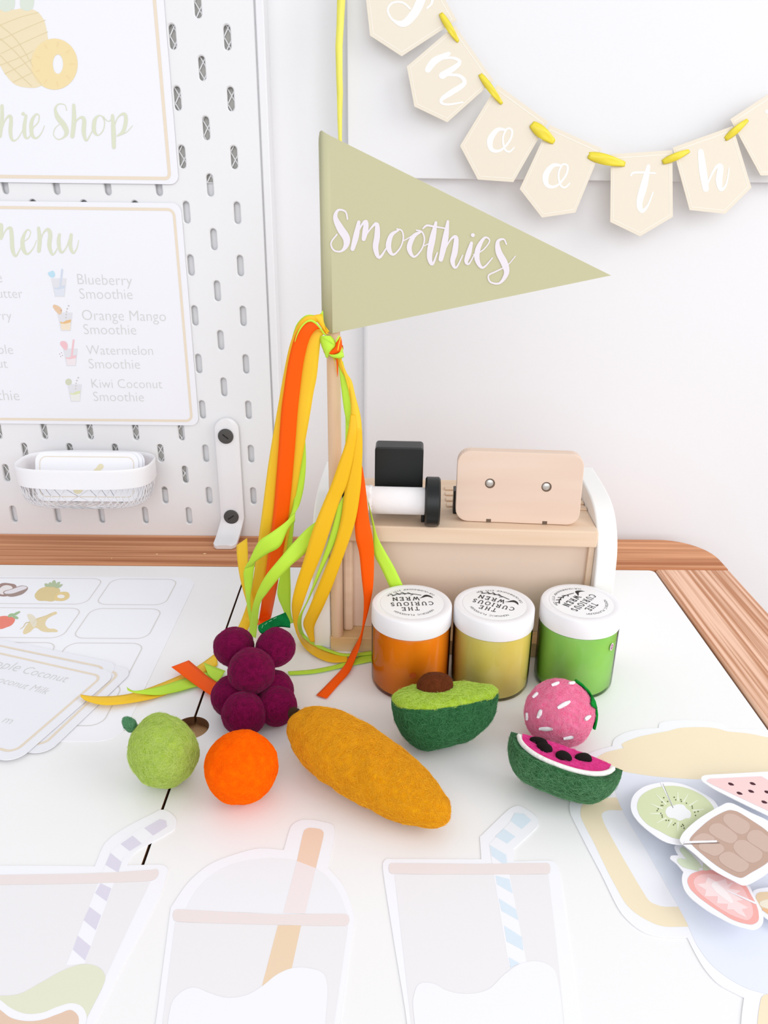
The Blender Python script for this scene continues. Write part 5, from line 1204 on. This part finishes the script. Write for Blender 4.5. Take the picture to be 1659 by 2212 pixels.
brush('kiwi_print', [[(975, 655, 5), (978, 710, 12)], [(1045, 670, 5), (1015, 720, 11)], [(1110, 710, 5), (1055, 745, 11)], [(1150, 770, 5), (1080, 780, 11)], [(975, 915, 5), (978, 860, 12)], [(905, 895, 5), (935, 845, 12)], [(835, 862, 5), (895, 830, 11)], [(788, 800, 5), (865, 800, 11)], [(795, 735, 5), (870, 765, 11)], [(832, 672, 5), (895, 735, 11)]], hk, 0.12, PR('eaf0d8'), KW, kP, 1150, 1500)
brush('kiwi_seed_print', [[(x, y, 9)] for x, y in ((952, 690), (962, 707), (996, 706), (1000, 718), (1034, 730), (1072, 750), (1074, 762), (1112, 785), (1090, 790), (1095, 812), (882, 693), (870, 722), (908, 718), (865, 745), (875, 745), (838, 780), (845, 768), (862, 798), (870, 810), (872, 822), (898, 845), (915, 845), (958, 865), (948, 875), (1008, 872), (1014, 880), (1018, 897), (1000, 885))], hk, 0.15, PR('5d6440'), KW, kP, 1150, 1500)
brush('slit', [[(866, 594, 12), (942, 752, 8)]], hk, 0.16, PAPERW, KW, kP, 1150, 1500)
brush('slit', [[(876, 600, 2.5), (944, 760, 4)]], hk, 0.2, PR('8a8c84'), KW, kP, 1150, 1500)
cS = H(0)(1545, 1930)
hstr = H(7.5, -0.05, -0.10, cS.x, cS.y)
ST = cutout('strawberry_cutout', 'paper strawberry half cutout with green leaves, below the chocolate cutout', t7([(105, 1062), (125, 1045), (200, 1046), (400, 1120), (650, 1330), (990, 1545), (1060, 1575), (1140, 1720), (1210, 1850), (1250, 1960), (1235, 2070), (1150, 2132), (1000, 2112), (850, 2065), (700, 1990), (540, 1900), (400, 1800), (300, 1715), (235, 1630), (198, 1500), (205, 1430), (218, 1395, 's'), (120, 1280), (45, 1215), (55, 1190), (155, 1180, 's'), (115, 1110)]), hstr, TH, group='small fruit cutouts on the pitcher')
poly('strawberry_print', t7([(270, 1500), (300, 1440), (400, 1390), (560, 1370), (800, 1450), (1020, 1570), (1090, 1690), (1150, 1800), (1188, 1930), (1180, 2030), (1120, 2070), (1000, 2060), (850, 2010), (700, 1920), (520, 1800), (380, 1690), (300, 1600)]), hstr, 0.08, PR('f6b3ac'), ST)
poly('strawberry_print', t7([(350, 1510), (400, 1450), (560, 1420), (780, 1480), (980, 1600), (1050, 1720), (1110, 1860), (1110, 1960), (1060, 2015), (930, 1990), (740, 1900), (540, 1760), (400, 1640), (358, 1570)]), hstr, 0.11, PR('f8cbc8'), ST)
poly('strawberry_print', t7([(390, 1555, 's'), (500, 1540, 's'), (530, 1460, 's'), (640, 1520, 's'), (760, 1490, 's'), (790, 1560, 's'), (870, 1520, 's'), (800, 1610, 's'), (960, 1640, 's'), (880, 1690, 's'), (990, 1760, 's'), (900, 1770, 's'), (1060, 1860, 's'), (970, 1880, 's'), (1040, 1990, 's'), (920, 1930, 's'), (860, 1880, 's'), (780, 1880, 's'), (790, 1810, 's'), (650, 1800, 's'), (660, 1710, 's'), (490, 1710, 's'), (510, 1630, 's')]), hstr, 0.14, PR('fae2e1'), ST, n=1)
poly('strawberry_print', t7([(580, 1560), (620, 1520), (700, 1580), (800, 1680), (860, 1790), (840, 1800), (720, 1720), (610, 1620)]), hstr, 0.17, PR('fbf1f0'), ST)
multi('strawberry_leaf_print', [t7([(172, 1100), (205, 1075), (300, 1150), (460, 1340), (420, 1345), (230, 1200)]), t7([(135, 1240), (290, 1245), (420, 1345), (420, 1375), (330, 1365), (180, 1310)]), t7([(470, 1310), (480, 1280), (560, 1350), (560, 1365), (470, 1366)])], hstr, 0.10, PR('dbe6c9'), ST)
brush('slit', [[(780, 1635, 10), (1150, 1800, 26)]], hstr, 0.2, PAPERW, ST, k7, 1440, 1650)
cC = H(0)(1575, 1825)
hch = H(10.5, -0.02, -0.05, cC.x, cC.y)
CH = cutout('chocolate_cutout', 'paper chocolate bar cutout with white edge lying over the kiwi and strawberry cutouts', t7([(170, 980), (200, 910), (260, 840), (400, 720), (590, 600), (700, 540), (790, 502), (850, 510), (1100, 635), (1309, 735), (1450, 850), (1480, 1000), (1440, 1200), (1309, 1400), (1180, 1490), (1050, 1555), (990, 1565), (850, 1500), (600, 1365), (350, 1150), (215, 1042), (180, 1010)]), hch, TH, group='small fruit cutouts on the pitcher')
poly('chocolate_print', t7([(298, 988), (450, 810), (640, 670), (820, 597), (900, 612), (1100, 730), (1309, 880), (1390, 980), (1380, 1180), (1309, 1268), (1100, 1400), (960, 1472), (895, 1455), (700, 1350), (500, 1200), (330, 1045)]), hch, 0.08, PR('c6a898'), CH)
multi('chocolate_square_print', [t7(q) for q in ([(735, 690), (760, 655), (850, 645), (950, 690), (1075, 790), (1060, 860), (980, 910), (900, 890), (730, 730)], [(545, 850), (580, 790), (680, 768), (760, 810), (915, 940), (900, 990), (850, 1025), (760, 1010), (560, 890)],
        [(1035, 950), (1080, 870), (1180, 855), (1309, 940), (1380, 1000), (1360, 1120), (1290, 1140), (1180, 1080), (1050, 990)], [(860, 1070), (900, 1000), (1000, 985), (1100, 1040), (1235, 1150), (1230, 1210), (1120, 1280), (1040, 1260), (880, 1120)],
        [(330, 990), (400, 920), (490, 895), (560, 920), (620, 970), (520, 985)], [(410, 1060), (600, 1035), (700, 1040), (745, 1100), (700, 1160), (620, 1190), (540, 1160)], [(675, 1210), (740, 1145), (820, 1135), (920, 1190), (1065, 1310), (1030, 1370), (930, 1400), (830, 1360), (690, 1260)])], hch, 0.12, PR('d2b8aa'), CH, 5)
brush('slit', [[(240, 1012, 28), (640, 1000, 26)]], hch, 0.16, PAPERW, CH, k7, 1440, 1650)
brush('slit', [[(215, 1036, 7), (680, 1019, 9)]], hch, 0.2, PR('8c7b74'), CH, k7, 1440, 1650)
hw = H(9.0, -0.03, -0.04, 330, -340)
WM = cutout('watermelon_cutout', 'paper watermelon wedge cutout at the right edge with printed seeds', t7([(447, 185), (462, 160), (500, 145), (900, 122), (1309, 99), (1700, 80, 's'), (1750, 880, 's'), (1309, 668), (900, 470), (600, 315), (500, 250), (455, 215)]), hw, TH, group='small fruit cutouts on the pitcher', n=3)
poly('watermelon_print', t7([(520, 215), (545, 195), (700, 185), (1000, 170), (1225, 160, 's'), (1400, 260, 's'), (1600, 500, 's'), (1600, 740, 's'), (1309, 605), (1000, 460), (700, 320), (560, 250)]), hw, 0.08, PR('f7d5d3'), WM)
multi('seed_print', [t7([(x-38, y-14), (x-10, y-20), (x+30, y), (x+40, y+12), (x+10, y+18), (x-25, y+6)]) for x, y in ((832, 262), (1112, 256), (942, 380), (1092, 355), (1300, 365), (1262, 494))], hw, 0.12, PR('53323b'), WM)
cO = H(0)(1650, 1930)
ho = H(4.0, 0, -0.02, cO.x, cO.y)
PC = cutout('peach_cutout', 'paper tan fruit cutout cropped by the right edge, beside the strawberry cutout', t7([(1120, 1640), (1180, 1615), (1309, 1595), (1600, 1570), (1700, 1900), (1500, 2120), (1309, 2010), (1245, 1960), (1180, 1800)]), ho, TH, group='small fruit cutouts on the pitcher')
poly('peach_print', t7([(1165, 1680), (1309, 1650), (1550, 1640), (1600, 1850), (1450, 2000), (1309, 1945), (1240, 1880)]), ho, 0.08, PR('ecd2ae'), PC)
poly('peach_print', t7([(1200, 1800), (1309, 1750), (1500, 1760), (1480, 1860), (1309, 1870)]), ho, 0.11, PR('f3ead6'), PC)
poly('peach_print', t7([(1235, 1870), (1309, 1880), (1400, 1900), (1360, 1960), (1309, 1930)]), ho, 0.13, PR('f0bf94'), PC)

# crumbs on the wooden rail
for px_, py_, a, b_ in ((442, 1196, 1.4, 0.6), (339, 1197, 0.9, 0.5), (241, 1206, 0.5, 0.4)):
    q = H(1.6)(px_, py_)
    o, _, _ = blob('crumb', q, lambda v: Vector((v.x*a*0.9+v.y*a*0.4, v.y*b_, v.z*0.4)), mat('crumb', 'efd9ac', 0.8), None, 2, 0.2, px_, base=(q.x, q.y, 1.2))
    tag(o, 'tiny pale crumb on the rear wooden rail %s' % ('by the white foot' if px_ > 400 else 'left of the foot' if px_ > 300 else 'farther left of the foot'), 'crumb')
bpy.context.view_layer.update()
